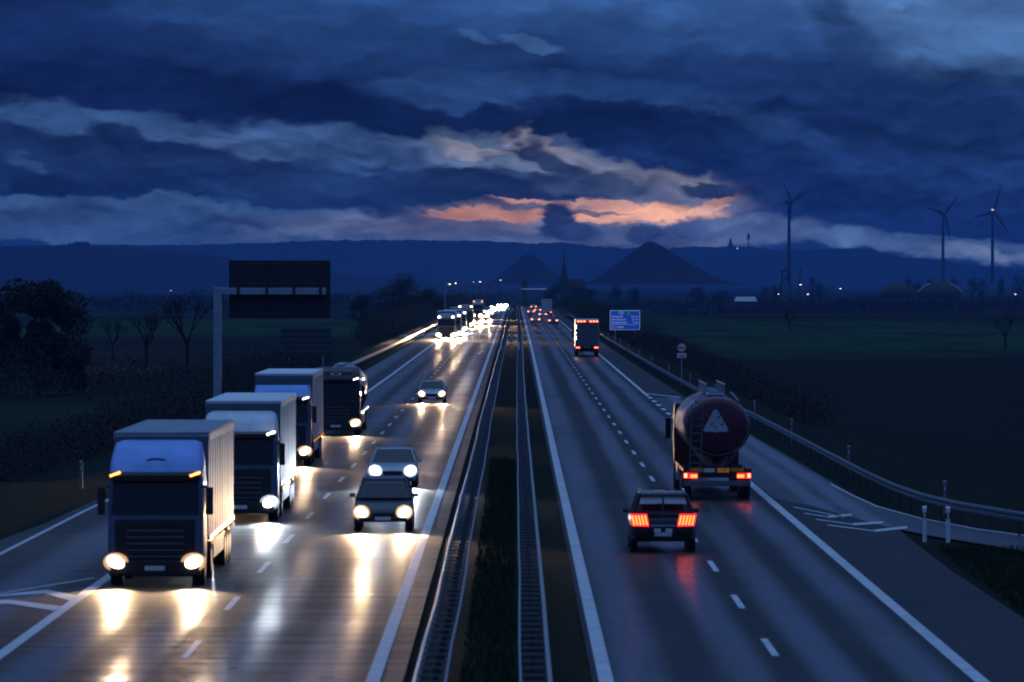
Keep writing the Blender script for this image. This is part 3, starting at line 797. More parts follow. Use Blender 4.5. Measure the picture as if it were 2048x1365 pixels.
# silver panels painting the sky reflection in the rear window, dark bar between
for k, (a, b_) in enumerate(((2.15, 2.95), (3.02, 3.95))):
    pass
for sx in (-1, 1):
    bm = bmesh.new()
    vs = [bm.verts.new(v) for v in ((sx*.03, 3.75, 1.80), (sx*.60, 3.75, 1.79), (sx*.70, 4.62, 1.44), (sx*.03, 4.62, 1.45))]
    bm.faces.new(vs); bmesh.ops.solidify(bm, geom=bm.faces[:], thickness=.03); bmesh.ops.recalc_face_normals(bm, faces=bm.faces[:])
    obj('window_sheen', bm, 'silver_paint', SV)
obj('tailgate_trim', box((0, 4.72, .80), (.7, .03, .05), bev=.01), 'steel', SV)
bm = bmesh.new()
for sx in (-1, 1): add_box(bm, (sx*.17, 4.73, .66), (.20, .02, .12))
obj('number_plate', bm, 'plate', SV)

def make_tanker(d, x):
    L = 14.0
    t = thing('tank_truck', 'dark red silo tank truck seen from behind with a white emblem on its round end', 'tank truck', (x, d+L, 0), PI)
    # local: front at y=0, rear at y=L
    rg = []
    for z, y0, ww in ((.45, .06, 1.2), (1.2, 0, 1.25), (2.9, .2, 1.24), (3.3, .5, 1.2)):
        rg.append([(ww, y0, z), (ww, 2.2, z), (-ww, 2.2, z), (-ww, y0, z)])
    obj('cab', loft(rg), 'dark_red', t)
    for sx in (-1, 1): obj('mirror', box((sx*1.44, .5, 2.3), (.22, .12, .8), bev=.03), 'black_plastic', t)
    rings = []; n = 40
    for yy, s_ in ((2.9, .35), (3.0, .75), (3.3, .97), (3.8, 1), (L-.9, 1), (L-.55, .985), (L-.30, .93), (L-.14, .82), (L-.06, .66)):
        rings.append([(1.26*s_*math.cos(2*PI*i/n), yy, 2.68+1.14*s_*math.sin(2*PI*i/n)) for i in range(n)])
    bm = loft(rings, cap=True)
    obj('tank', bm, 'red_paint', t, smooth=60)
    # paler left side: its bluish-white reflection put into the colour of added panels
    for ya, yb in ((4.2, 8.6), (9.0, L-1.0)):
        bm = bmesh.new(); rows = []
        for yy in (ya, yb):
            rows.append([bm.verts.new((1.275*math.cos(a), yy, 2.68+1.155*math.sin(a))) for a in [math.radians(q) for q in range(-12, 55, 6)]])
        for i in range(len(rows[0])-1): bm.faces.new((rows[0][i], rows[0][i+1], rows[1][i+1], rows[1][i]))
        obj('flank_sheen', bm, 'flank', t, smooth=60)
    # ring and round end plate
    bm = bmesh.new(); n = 40
    rings = [[(1.0*s*math.cos(2*PI*i/n), L-.10+dy_, 2.68+.92*s*math.sin(2*PI*i/n)) for i in range(n)] for s, dy_ in ((1.0, -.06), (1.0, .03), (.9, .05), (.55, .09), (.2, .11))]
    obj('end_plate', loft(rings), 'dark_red', t, smooth=60)
    obj('rim_ring', tube([(1.13*math.cos(2*PI*i/n), L-.16, 2.68+1.03*math.sin(2*PI*i/n)) for i in range(n+1)], .03, 6), 'tarp_grey', t, smooth=60)
    # emblem: a pile of rounded lobes forming a triangle
    bm = bmesh.new()
    tri = [(-.50, -.30), (-.40, -.36), (-.20, -.33), (0, -.37), (.22, -.33), (.42, -.36), (.50, -.28), (.40, -.08), (.30, .06), (.27, .16), (.16, .30), (.12, .42), (.03, .48), (-.07, .44), (-.12, .33), (-.25, .18), (-.28, .08), (-.40, -.08)]
    bm.faces.new([bm.verts.new((x_*.92, x_*.004, z_)) for x_, z_ in tri[::-1]])
    e2 = bmesh.new()
    for cx, cz, a_ in ((-.10, .20, .5), (-.24, -.06, .5), (.14, -.05, .5), (.02, -.16, -.4)): add_box(e2, (cx, .015, cz), (.16, .01, .025), 0, Matrix.Rotation(a_, 3, 'Y'))
    o = obj('emblem', bm, 'emblem_white', t); o.location = (0.05, L+.035, 2.86)
    obj('emblem_line', e2, 'dark_red', o)
    obj('catwalk', box((0, (3.6+L-.8)/2, 3.86), (.62, L-4.4, .04)), 'steel', t)
    bm = bmesh.new()
    for sx in (-.34, .34):
        tube([(sx, 4, 4.22), (sx, L-1.2, 4.22)], .03, 6, bm)
        k = 4.0
        while k < L-1: tube([(sx, k, 3.82), (sx, k, 4.22)], .02, 5, bm); k += 1.3
    obj('handrail', bm, 'steel', t)
    for k in (5.0, 7.4, 9.8, 12.0):
        obj('manhole_lid', tube([(0, k, 3.8), (0, k, 3.98)], .27, 16), 'steel', t)
    for sx in (-1, 1):
        obj('vent_pipe', tube([(sx*.75, L-.9, 3.1), (sx*.78, L-.6, 3.65), (sx*.5, L-.6, 3.95)], .05, 8), 'steel', t)
    # ladder, pipework, rear frame
    bm = bmesh.new()
    for sx in (-.20, .20): tube([(sx+.82, L+.05, 1.0), (sx+.72, L-.05, 3.5)], .022, 6, bm)
    for k in range(9): tube([(.62-.01*k, L+.05-.011*k, 1.1+.27*k), (1.02-.01*k, L+.05-.011*k, 1.1+.27*k)], .018, 5, bm)
    obj('ladder', bm, 'tarp_grey', t)
    obj('outlet_cone', tube([(0, L-1.5, 2.0), (0, L-.8, 1.25), (0, L-.1, .95)], [.9, .4, .14], 18), 'dark_red', t, smooth=50)
    obj('hose', tube([(-.9, L-.2, 1.25), (-.3, L, 1.12), (.3, L-.05, 1.2), (.95, L-.3, 1.35)], .075, 8), 'rubber', t)
    obj('frame', box((0, (3+L)/2, 1.02), (1.1, L-3, .26)), 'chassis', t)
    bm = bmesh.new()
    for sx in (-1, 1): add_box(bm, (sx*1.2, L-2.4, 1.08), (.1, 4.6, .07)); 
    obj('mudguard', bm, 'steel', t)
    obj('bumper', box((0, L+.02, .62), (2.46, .14, .2), bev=.02), 'tarp_grey', t)
    obj('light_board', box((0, L+.0, 1.0), (2.5, .08, .34)), 'black_plastic', t)
    for sx in (-1, 1): obj('warning_strip', box((sx*.73, L+.055, 1.12), (.5, .02, .13)), 'reflective_yellow', t)
    obj('number_plate', box((.30, L+.055, 1.10), (.42, .02, .14)), 'plate', t)
    obj('warning_plate', box((-.22, L+.055, 1.10), (.44, .02, .16)), 'reflective_orange', t)
    for sx in (-1, 1):
        tl = obj('tail_light', box((sx*.98, L+.075, .90), (.52, .06, .19), bev=.02), 'lamp_red', t)
        obj('light_strip', box((sx*1.16, L+.11, .91), (.10, .03, .15), bev=.01), 'lamp_red_core', tl)
        obj('light_strip', box((sx*.86, L+.11, .89), (.24, .03, .11), bev=.01), 'lamp_orange_core', tl)
    for k in (5.5, 8.0, 10.5, 13.0):
        obj('side_marker', box((1.27, k, 1.12), (.03, .2, .07)), 'lamp_marker', t)
    for y in (1.4, 4.4, L-4.3, L-3.0, L-1.7):
        for sx in (-1, 1): wheel(t, sx*1.08, y, .5, .34)
    # chrome glints on the left mirror side
    obj('side_locker', box((1.22, 6.2, .8), (.12, 1.6, .6), bev=.03), 'steel', t)
    return t
make_tanker(211, 7.42)

def make_box_truck(d, x, label, lamps=True, panel='tarp_grey', edge=True, group=None, light_panel=False):
    L = 13.6
    t = thing('box_truck', label, 'truck', (x, d+L, 0), PI, group)
    obj('cab', box((0, 1.0, 1.9), (2.45, 2.0, 2.9), bev=.12), 'dark_paint', t)
    bm = bmesh.new(); add_box(bm, (0, (2.4+L)/2, 2.5), (2.5, L-2.4, 2.86)); obj('cargo_body', bm, 'curtain_side', t)
    obj('roof', box((0, (2.4+L)/2, 3.96), (2.54, L-2.38, .06), bev=.01), 'tarp_white', t)
    for sx in (-1, 1): obj('rear_door', box((sx*.60, L+.02, 2.45), (1.19, .05, 2.6), bev=.01), panel, t)
    bm = bmesh.new()
    for sx in (-1, 1): add_box(bm, (sx*1.245, L+.02, 2.5), (.07, .07, 2.9))
    add_box(bm, (0, L+.02, 3.90), (2.42, .07, .10))
    obj('door_frame', bm, 'steel', t)
    bm = bmesh.new()
    for q in (-.9, -.3, .3, .9): tube([(q, L+.07, 1.2), (q, L+.07, 3.75)], .015, 5, bm)
    obj('locking_rod', bm, 'tarp_grey', t)
    if lamps:
        for k in (-1.05, -.72, -.39, .30, .63, .96):
            lamp('roof_light', (k, L+.08, 3.80), .075, 'lamp_red_core', t, None, 1.6, .05)
            # surrounding red lens
        obj('light_strip', box((0, L+.055, 3.80), (2.35, .02, .18), bev=.005), 'lamp_red_dim', t)
    if edge:
        for z in (3.35, 3.08, 2.55, 2.15, 1.9):
            o = obj('side_glint', box((1.22, L+.06, z), (.16, .04, .13), bev=.02), 'lamp_small', t)  # white glints on the left edge, put in as small glowing blocks
    obj('bumper', box((0, L-.05, .62), (2.4, .14, .16), bev=.02), 'chassis', t)
    obj('light_board', box((0, L+.02, .98), (2.45, .08, .26)), 'black_plastic', t)
    for sx in (-1, 1):
        tl = obj('tail_light', box((sx*.98, L+.08, .98), (.46, .05, .17), bev=.02), 'lamp_red', t)
        for q in (-.1, .12): lamp('light_core', (sx*.98+q, L+.12, .98), .065, 'lamp_red_core', tl, None, 1.2, .03)
    bm = bmesh.new()
    for q in (-.22, .18): add_box(bm, (q, L+.08, 1.0), (.2, .02, .07))
    obj('number_plate', bm, 'plate', t)
    obj('frame', box((0, (2+L)/2, .95), (1.1, L-2.3, .24)), 'chassis', t)
    for sx in (-1, 1): obj('mirror', box((sx*1.42, .5, 2.3), (.2, .12, .7), bev=.03), 'black_plastic', t)
    for y in (1.4, L-4.3, L-3.0, L-1.7):
        for sx in (-1, 1): wheel(t, sx*1.08, y, .5, .34)
    return t
make_box_truck(618, 7.75, 'tall box truck seen from behind with six red lamps along its top edge')
make_box_truck(1345, 7.4, 'distant truck seen from behind with a pale pink picture on its doors', lamps=False, panel='sign_dim_white', edge=False)
GO = 'distant outbound cars'
def tailcar(x, d, lb, paint='silver_paint', m_='lamp_red_core'):
    return make_car(lb, L=4.5, paint=paint, tail=True, tailm=m_, lampm='glass', detail=False, loc=(x, d+4.5, 0), rz=PI, group=GO)
ca = tailcar(4.0, 1120, 'silver car with bright orange-red tail lights in the passing lane before the queue')
tailcar(7.2, 1085, 'dark car with two small red tail lights beside the silver one', paint='black_cab')
for x_, d_, lb in ((3.95, 1420, 'distant red-lit car in the passing lane behind the pink-doored truck'), (5.9, 1500, 'distant red tail lights just left of the pink-doored truck'), (5.5, 1700, 'farthest red tail lights high beside the pink-doored truck'), (6.3, 1300, 'red tail lights overlapping the lower left of the pink-doored truck')):
    o = copy_tree(ca); o.location = (x_, d_+4.5, 0); o['label'] = lb

# ------------------------------------------------------------------ signs
def text_mesh(s, size, loc, m, parent, name='lettering', align='LEFT', bold=.0, sx=1.0):
    cu = bpy.data.curves.new('t', 'FONT'); cu.body = s; cu.size = size; cu.align_x = align; cu.offset = bold; cu.extrude = .004
    o = bpy.data.objects.new('t', cu); C.objects.link(o)
    dg = bpy.context.evaluated_depsgraph_get(); me = bpy.data.meshes.new_from_object(o.evaluated_get(dg))
    bpy.data.objects.remove(o); bpy.data.curves.remove(cu)
    me.name = name; me.materials.clear(); me.materials.append(M[m])
    q = bpy.data.objects.new(name, me); C.objects.link(q); q.parent = parent; q.location = loc; q.rotation_euler = (PI/2, 0, 0); q.scale = (sx, 1, 1)
    return q
# cantilever sign seen from behind
d = 371; X0 = -19.2
t = thing('gantry_sign', 'big cantilever motorway sign seen from behind on a tall blue-grey mast', 'road sign', (X0, d, -1.0))
obj('mast', box((0, 0, 4.15), (.50, .5, 9.1), bev=.04), 'pole_steel', t)
obj('base_plate', box((0, 0, .1), (1.1, 1.1, .2), bev=.03), 'concrete', t)
obj('cantilever_arm', box((3.42, 0, 8.42), (7.15, .42, .44), bev=.04), 'pole_steel', t)
ps = obj('sign_panel', box((4.0, .42, 8.55), (6.56, .08, 3.72), bev=.02), 'sign_back', t)
bm = bmesh.new()
for z in (7.0, 7.55, 8.9, 9.5, 10.2): add_box(bm, (4.0, .365, z), (6.5, .03, .05))
obj('panel_rib', bm, 'sign_back_pale', ps)
for x_ in (1.35, 3.2, 4.95, 6.65): obj('bracket', box((x_, .30, 8.5), (.13, .12, 3.76)), 'sign_back', t)
for x_ in (1.35, 3.2, 4.95, 6.65): obj('clamp', box((x_, -.23, 8.42), (.17, .06, .50)), 'sign_back', t)
# second sign behind
t = thing('road_sign', 'low wide sign seen from behind below the cantilever sign', 'road sign', (-20.9, 575, -2.4))
obj('sign_panel', box((0, 0, 4.45), (5.1, .07, 2.75), bev=.02), 'sign_back_pale', t)
bm = bmesh.new()
for k in range(5): add_box(bm, (0, -.05, 3.3+k*.56), (5.1, .03, .06))
obj('panel_rib', bm, 'sign_back', t)
for x_ in (-1.7, 1.7): obj('post', box((x_, .14, 2.9), (.14, .14, 5.9)), 'pole_steel', t)
# direction sign on the right
d = 767
t = thing('direction_sign', 'blue distance sign with white town names beyond the right guard rail', 'road sign', (14.67, d, -1.9))
zc = 4.85; 
pn = obj('sign_panel', box((0, 0, zc), (4.0, .08, 2.62), bev=.03), 'sign_white', t)
obj('sign_face', box((0, -.05, zc), (3.84, .03, 2.46), bev=.02), 'sign_blue', pn)
for x_ in (-1.3, 1.3): obj('post', box((x_, .15, 2.8), (.14, .14, 6.4)), 'pole_steel', t)
yy = -.075; SW = 'sign_white'
text_mesh('38', .42, (-.72, yy, zc+.80), SW, t)
bm = bmesh.new(); 
n = 6; ho = [(.36*math.cos(2*PI*i/n), .24*math.sin(2*PI*i/n)) for i in range(n)]
a_ = [bm.verts.new((x*1.15-.5, yy, z+zc+.93)) for x, z in ho]; b_ = [bm.verts.new((x*1.0-.5, yy, z*.85+zc+.93)) for x, z in ho]
for i in range(n): bm.faces.new((a_[i], a_[(i+1) % n], b_[(i+1) % n], b_[i]))
obj('route_emblem', bm, SW, t)
obj('route_plate', box((.52, yy+.01, zc+.92), (.62, .02, .42), bev=.01), 'sign_green', t)
text_mesh('E', .36, (.38, yy-.01, zc+.80), SW, t)
for k, (a, b) in enumerate((('Göttingen', '132 km'), ('Nordhausen', '52 km'), ('Sangerhausen', '17 km'))):
    z = zc+.36-k*.39
    text_mesh(a, .38, (-1.78, yy, z), SW, t, bold=.008); text_mesh(b, .34, (1.78, yy, z), SW, t, align='RIGHT', bold=.004)
obj('divider_line', box((-.1, yy+.01, zc-.59), (3.5, .02, .05)), SW, t)
text_mesh('71', .26, (-1.66, yy, zc-1.0), SW, t)
bm = bmesh.new()
a_ = [bm.verts.new((x*.85-1.5, yy, z*.85+zc-.92)) for x, z in ho]; b_ = [bm.verts.new((x*.75-1.5, yy, z*.7+zc-.92)) for x, z in ho]
for i in range(n): bm.faces.new((a_[i], a_[(i+1) % n], b_[(i+1) % n], b_[i]))
obj('route_emblem', bm, SW, t)
text_mesh('Erfurt', .38, (-1.05, yy, zc-1.05), SW, t, bold=.008)
# no-overtaking signs
def round_sign(label, x, d, z, r, plate, white='sign_plain', zg=-1.8):
    t = thing('traffic_sign', label, 'road sign', (x, d, zg))
    obj('sign_disc', disc_y((0, 0, z-zg), r, .04, 32), 'sign_red', t, smooth=40)
    obj('sign_face', disc_y((0, -.03, z-zg), r*.76, .02, 32), white, t, smooth=40)
    bm = bmesh.new()
    add_box(bm, (-r*.30, -.05, z-zg+r*.06), (r*.34, .02, r*.30)); add_box(bm, (-r*.06, -.05, z-zg-r*.02), (r*.10, .02, r*.18))
    for q in (-.40, -.2): disc_y((r*q, -.05, z-zg-r*.14), r*.06, .02, 10, bm)
    obj('truck_pictogram', bm, 'black_mark' if plate else 'black_mark', t)
    bm = bmesh.new()
    add_box(bm, (r*.28, -.05, z-zg-r*.12), (r*.44, .02, r*.14)); add_box(bm, (r*.28, -.05, z-zg-r*.02), (r*.24, .02, r*.12))
    for q in (.14, .42): disc_y((r*q, -.05, z-zg-r*.2), r*.06, .02, 10, bm)
    obj('car_pictogram', bm, 'black_mark', t)
    obj('post', tube([(0, .05, -.3), (0, .05, z-zg+r)], .038, 10), 'pole_steel', t)
    if plate:
        obj('sub_plate', box((0, -.0, z-zg-r-.22), (r*1.8, .03, .36), bev=.01), white, t)
        text_mesh('2,8t', .24, (0, -.03, z-zg-r-.30), 'black_mark', t, align='CENTER')
    return t
round_sign('round no-overtaking sign with a white plate below it, right of the motorway', 12.9, 445, 2.95, .40, True)
round_sign('dim round no-overtaking sign standing in the median between two white posts', -.42, 618, 1.95, .40, False, 'sign_dim_white', -.1)
for x_, lb in ((-1.50, 'pale square post left of the round median sign'), (.42, 'pale square post right of the round median sign')):
    tag(obj('post', box((0, 0, .7), (.22, .16, 1.7), bev=.02), 'post_white'), lb, 'post', 'posts beside the median sign').location = (x_, 622, 0)
# delineator posts
def delineator(label, x, y, z=0.0, group='white delineator posts', pm='dim_plastic'):
    t = thing('delineator_post', label, 'delineator', (x, y, z), 0, group)
    bm = loft([[(.06, -.05, z_), (.06, .05, z_), (-.06, .05, z_), (-.06, -.05, z_)] for z_ in (-.2, .68)])
    obj('post', bm, pm, t)
    obj('black_band', box((0, 0, .765), (.125, .105, .17)), 'black_mark', t)
    obj('cap', loft([[(.06, -.05, z_), (.06, .05, z_+s), (-.06, .05, z_+s), (-.06, -.05, z_)] for z_, s in ((.85, 0), (1.0, .05))]), pm, t)
    obj('reflector', box((0, -.058, .765), (.05, .012, .13)), 'reflector', t)
    return t
dp = delineator('left one of the two delineators in the grass nose of the exit ramp', 12.72, 178.6, pm='post_white')
def dcopy(x, y, lb, z=0.0):
    o = copy_tree(dp); o.location = (x, y, z); o['label'] = lb; return o
dcopy(13.42, 178.2, 'right one of the two delineators in the grass nose of the exit ramp')
bm = bmesh.new()
dp = None
names = ['nearest delineator behind the curving rail, above the exit nose', 'delineator behind the rail right of the tank truck', 'delineator behind the rail just above the tank truck', 'delineator behind the rail past the tank truck top', 'delineator behind the rail below the round sign', 'delineator behind the rail left of the round sign', 'delineator behind the rail halfway to the blue sign']
for (x_, y_), lb in zip(((14.95, 200), (14.1, 243), (14.0, 291), (14.0, 336), (13.5, 388), (13.3, 436), (13.0, 486)), names):
    if dp is None: dp = delineator(lb, x_, y_, .05)
    else: dcopy(x_, y_, lb, .05)
names = ['fifth reflector post below the blue sign, nearest the camera', 'fourth reflector post below the blue sign', 'third reflector post below the blue sign', 'second reflector post beyond the box truck', 'first reflector post beside the box truck', 'farthest reflector post above the box truck edge']
for y_, lb in zip((535, 590, 645, 698, 743, 787), names): 
    o = dcopy(12.75, y_, lb, .05)
dcopy(-16.9, 224, 'single delineator at the left verge beside the foremost truck')

# ------------------------------------------------------------------ far landscape
hp = [(-900, 500), (-300, 494), (0, 491), (200, 490), (350, 491), (430, 489), (520, 487), (640, 481), (800, 480), (950, 482), (1050, 487), (1130, 486), (1160, 488), (1180, 493), (1250, 497), (1340, 497), (1370, 494), (1500, 494), (1550, 500), (1620, 500), (1660, 498), (1740, 498), (1755, 502), (1770, 508), (1800, 517), (1870, 518), (1900, 525), (1950, 532), (2048, 540), (2300, 552), (3000, 575)]
np_ = [(-900, 470), (-300, 486), (0, 493), (90, 491), (180, 492), (270, 496), (330, 502), (400, 508), (460, 517), (540, 530), (640, 544), (760, 556), (900, 566), (1000, 572)]
def ridge(name, prof, d, depth, m, zb=-8, bump=1.5, lab=None):
    f = interp(prof); bm = bmesh.new(); rows = []
    x0, x1 = prof[0][0], prof[-1][0]; n = int((x1-x0)/6)
    sh = [(-1, 0), (-.8, .12), (-.6, .34), (-.4, .6), (-.22, .82), (-.1, .94), (0, 1), (.2, .93), (.5, .6), (1, 0)]
    for u, s in sh:
        row = []
        for i in range(n+1):
            x = x0+(x1-x0)*i/n
            top = H-(f(x)-HY)*d/F
            jag = bump*(vnoise(x*.11, d)-.5)+bump*1.3*(vnoise(x*.16, 9)-.5)
            z = zb+(top-zb)*(s+.10*(vnoise(x*.02, u*4+d)-.5)*(1-s)*s*4)+(jag if s > .9 else 0)
            row.append(bm.verts.new(((x-HX)*d/F*(1+u*depth/d), d+u*depth, z)))
        rows.append(row)
    for a, b in zip(rows, rows[1:]):
        for i in range(n): bm.faces.new((a[i], a[i+1], b[i+1], b[i]))
    return obj(name, bm, m, smooth=60, kind='structure')
ridge('hills', hp, 15500, 1800, 'hill', bump=3)
ridge('hills_near', np_, 9000, 1200, 'hill', bump=1.5)
def heap(name, x, y, d, wl, wr, yb=570):
    s = F/d; h = (yb-y)/s; bm = bmesh.new(); rings = []
    prof = [(1.25, 0), (1.0, .06), (.8, .22), (.6, .42), (.42, .61), (.28, .77), (.17, .89), (.10, .96), (.05, .99), (.01, 1.0)]
    n = 48
    for r, q in prof:
        ring = []
        for i in range(n):
            a = 2*PI*i/n; w = (wr*(.5+.5*math.cos(a))+wl*(.5-.5*math.cos(a)))/s
            k = r*(1+.10*(vnoise(i*1.3, q*2+d)-.5)*(1-q)+.05*(vnoise(i*.4, q*6)-.5))
            ring.append((w*k*math.cos(a), w*k*math.sin(a), h*q))
        rings.append(ring)
    o = obj(name, loft(rings), 'heap', smooth=60, kind='structure'); o.location = ((x-HX)/s, d, H-(yb-HY)/s); return o
heap('slag_heap', 1300, 484, 7600, 124, 154)
heap('slag_heap', 1055, 508, 9400, 80, 92)

def turbine(label, x, yh, yb, d, R, c, phase, lean=0.0, red=False):
    s = F/d; base = H-(yb-HY)/s; hub = H-(yh-HY)/s; r = R/s
    t = thing('wind_turbine', label, 'wind turbine', ((x-HX)/s, d, base-2), 0, 'wind turbines')
    hz = hub-base+2
    obj('tower', tube([(0, 0, 0), (0, 0, hz*.5), (0, 0, hz-1)], [2.6, 2.0, 1.4], 16), 'turbine_white', t, smooth=60)
    a = math.acos(c); nd = Vector((math.sin(a), -math.cos(a), 0)); rt = Vector((math.cos(a), math.sin(a), 0))
    hc = Vector((0, 0, hz))+nd*3.5
    bm = tube([Vector((0, 0, hz))-nd*6, Vector((0, 0, hz))-nd*4, Vector((0, 0, hz))+nd*2.4], [1.2, 2.0, 1.9], 10)
    obj('nacelle', bm, 'turbine_white', t, smooth=60)
    obj('hub', tube([hc-nd*1.2, hc+nd*1.0, hc+nd*1.8], [1.5, 1.3, .3], 10), 'turbine_white', t, smooth=60)
    for k in range(3):
        q = math.radians(phase+120*k); dr = rt*math.cos(q)+Vector((0, 0, 1))*math.sin(q); wd = rt*-math.sin(q)+Vector((0, 0, 1))*math.cos(q)
        rings = []
        for u, ch, th in ((0, 1.5, 1.5), (.06, 1.8, 1.3), (.2, 4.2, 1.1), (.5, 3.1, .8), (.8, 2.0, .5), (.97, 1.1, .3), (1, .3, .1)):
            p = hc+dr*r*u
            rings.append([p+wd*(ch*.5*e)+nd*(th*.5*f_) for e, f_ in ((1, 0), (.3, 1), (-.6, .7), (-1, 0), (-.6, -.7), (.3, -1))])
        obj('blade', loft(rings), 'turbine_white', t, smooth=60)
    if red: lamp('beacon', (0, -2.2, hz+2.6), 1.1, 'lamp_pink', t, None, 1.6, 1.0)
    return t
turbine('leftmost wind turbine, standing alone over the mine tower', 1578, 405, 560, 6600, 64, .45, 138)
turbine('middle wind turbine behind the pale dome', 1886, 428, 566, 7700, 54, .8, 165)
turbine('rightmost wind turbine with a red beacon on its hub', 1985, 424, 566, 7400, 60, .8, 72, red=True)

# church and second tower
d = 3500; s = F/d
t = thing('church', 'church with a tall thin spire between the two slag heaps', 'church', ((1128-HX)/s, d, -6.5))
obj('nave', box((5.5, 4, 5.5), (15, 9, 11)), 'stone', t)
obj('nave_roof', loft([[(-2, -1, 11), (13.5, -1, 11), (13.5, 9, 11), (-2, 9, 11)], [(-1, 4-.2, 16.5), (12.5, 4-.2, 16.5), (12.5, 4.2, 16.5), (-1, 4.2, 16.5)]]), 'roof_tile', t)
obj('bell_tower', box((0, 2, 8.5), (5.2, 5.2, 17)), 'stone', t)
sp = [(2.9, 17), (2.1, 19.5), (1.4, 21), (1.3, 23.4), (.75, 25), (.45, 28), (.12, 32.6)]
obj('spire', loft([[(r*math.cos(2*PI*(i+.5)/8), 2+r*math.sin(2*PI*(i+.5)/8), z) for i in range(8)] for r, z in sp]), 'roof_tile', t)
t = thing('town_tower', 'low square tower in front of the small slag heap', 'tower', ((1050-HX)/s, 3600, -6.5))
obj('tower_shaft', box((0, 0, 7.5), (3.2, 3.2, 15)), 'stone', t)
obj('tower_roof', loft([[(1.9*math.cos(PI/4+PI/2*i), 1.9*math.sin(PI/4+PI/2*i), 15) for i in range(4)], [(.2*math.cos(PI/4+PI/2*i), .2*math.sin(PI/4+PI/2*i), 18) for i in range(4)]]), 'roof_tile', t)
# mine head frame and crane
d = 4200; s = F/d
t = thing('mine_headframe', 'dark steel mine headframe below the leftmost wind turbine', 'headframe', ((1571-HX)/s, d, -6.5))
bm = bmesh.new()
for sx in (-1, 1):
    for sy in (-1, 1): tube([(sx*4.2, sy*4.2, 0), (sx*2.0, sy*2.0, 24)], .55, 6, bm)
for z in (4, 9, 14, 19):
    r_ = 4.2-2.2*z/24
    for a, b in (((-r_, -r_), (r_, -r_)), ((r_, -r_), (r_, r_)), ((r_, r_), (-r_, r_)), ((-r_, r_), (-r_, -r_))): tube([(a[0], a[1], z), (b[0], b[1], z)], .3, 5, bm)
    r2 = 4.2-2.2*(z-4.5)/24
    if z > 4: tube([(-r2, -r2, z-4.5), (r_, -r_, z)], .25, 5, bm); tube([(r2, -r2, z-4.5), (-r_, -r_, z)], .25, 5, bm)
obj('frame', bm, 'stone', t)
obj('winding_wheel', disc_x((0, 0, 24.5), 2.6, .6, 20), 'stone', t)
obj('platform', box((0, 0, 22.6), (8, 5, .8)), 'stone', t)
obj('winding_house', box((-7.5, 0, 3.2), (7, 8, 6.4)), 'stone', t)
t = thing('crane', 'thin leaning crane jib right of the mine headframe', 'crane', ((1594-HX)/s, d, -6.5))
obj('jib', tube([(0, 0, 2), (3.0, 0, 24)], [.8, .4], 6), 'stone', t)
obj('crane_body', box((-.5, 0, 1.5), (4, 3, 3), bev=.3), 'stone', t)
# monument, mast and building on the ridges
d = 15400; s = F/d
t = thing('monument', 'stepped stone monument tower on the far ridge beside the radio mast', 'monument', ((1461-HX)/s, d, H-(496-HY)/s))
obj('plinth', box((0, 0, 4), (17, 17, 8)), 'stone', t)
obj('tower', loft([[(r*math.cos(PI/4+PI/2*i), r*math.sin(PI/4+PI/2*i), z) for i in range(4)] for r, z in ((7, 8), (5.6, 17), (4.6, 21), (1.6, 25))]), 'stone', t)
t = thing('radio_mast', 'slim radio mast with a thick head on the far ridge', 'mast', ((1497-HX)/s, d, H-(496-HY)/s))
obj('mast', tube([(0, 0, 0), (0, 0, 22)], [1.5, 1.1], 10), 'stone', t)
obj('mast_head', tube([(0, 0, 21), (0, 0, 22.5), (0, 0, 34), (0, 0, 37), (0, 0, 40)], [1.4, 4, 4, 2, .7], 12), 'stone', t)
t = thing('ridge_building', 'long low building on the left hill crest', 'building', ((158-HX)/(F/8950), 8950, H-(493-HY)/(F/8950)))
obj('wall', box((0, 0, 2.0), (32, 12, 4.6)), 'stone', t)
obj('roof', loft([[(-8, -6, 4.2), (16.5, -6, 4.2), (16.5, 6, 4.2), (-8, 6, 4.2)], [(-6, -.3, 7.2), (15, -.3, 7.2), (15, .3, 7.2), (-6, .3, 7.2)]]), 'roof_tile', t)
# biogas domes and hall
def dome(label, x, y, d, w, h, m, rim):
    s = F/d; r = w/2/s; hh = h/s
    t = thing('dome_tank', label, 'dome', ((x-HX)/s, d, H-(y-HY)/s))
    rings = [[(r*a*math.cos(2*PI*i/40), r*a*math.sin(2*PI*i/40), z) for i in range(40)] for a, z in ((1, -3), (1, 0), (.86, hh*.30), (.66, hh*.6), (.42, hh*.82), (.2, hh*.95), (.04, hh))]
    obj('membrane', loft(rings), m, t, smooth=50)
    if rim:
        bm = bmesh.new()
        tube([(r*a*1.01, 0, z+.1) for a, z in ((1, 0), (.86, hh*.30), (.66, hh*.6), (.42, hh*.82))], .22, 6, bm); tube([(-r*a*1.01, 0, z+.1) for a, z in ((1, 0), (.86, hh*.30), (.66, hh*.6), (.42, hh*.82))], .22, 6, bm)
        obj('seam_strip', bm, 'membrane_rim', t)
dome('pale dome roof with bright sloping edges under the middle wind turbine', 1880, 585, 3000, 88, 22, 'membrane_dark', True)
dome('darker dome roof left of the bright edged dome', 1795, 586, 3050, 72, 20, 'membrane_dark', False)
t = thing('hall', 'low hall with a pale roof left of the mine headframe', 'hall', ((1491-HX)/3.8, F/3.8, -6.4))
obj('wall', box((0, 0, 2.2), (11, 8, 4.4)), 'stone', t)
obj('roof', loft([[(-6, -4.4, 4.4), (6, -4.4, 4.4), (6, 4.4, 4.4), (-6, 4.4, 4.4)], [(-5, -.2, 6.8), (5, -.2, 6.8), (5, .2, 6.8), (-5, .2, 6.8)]]), 'membrane', t)

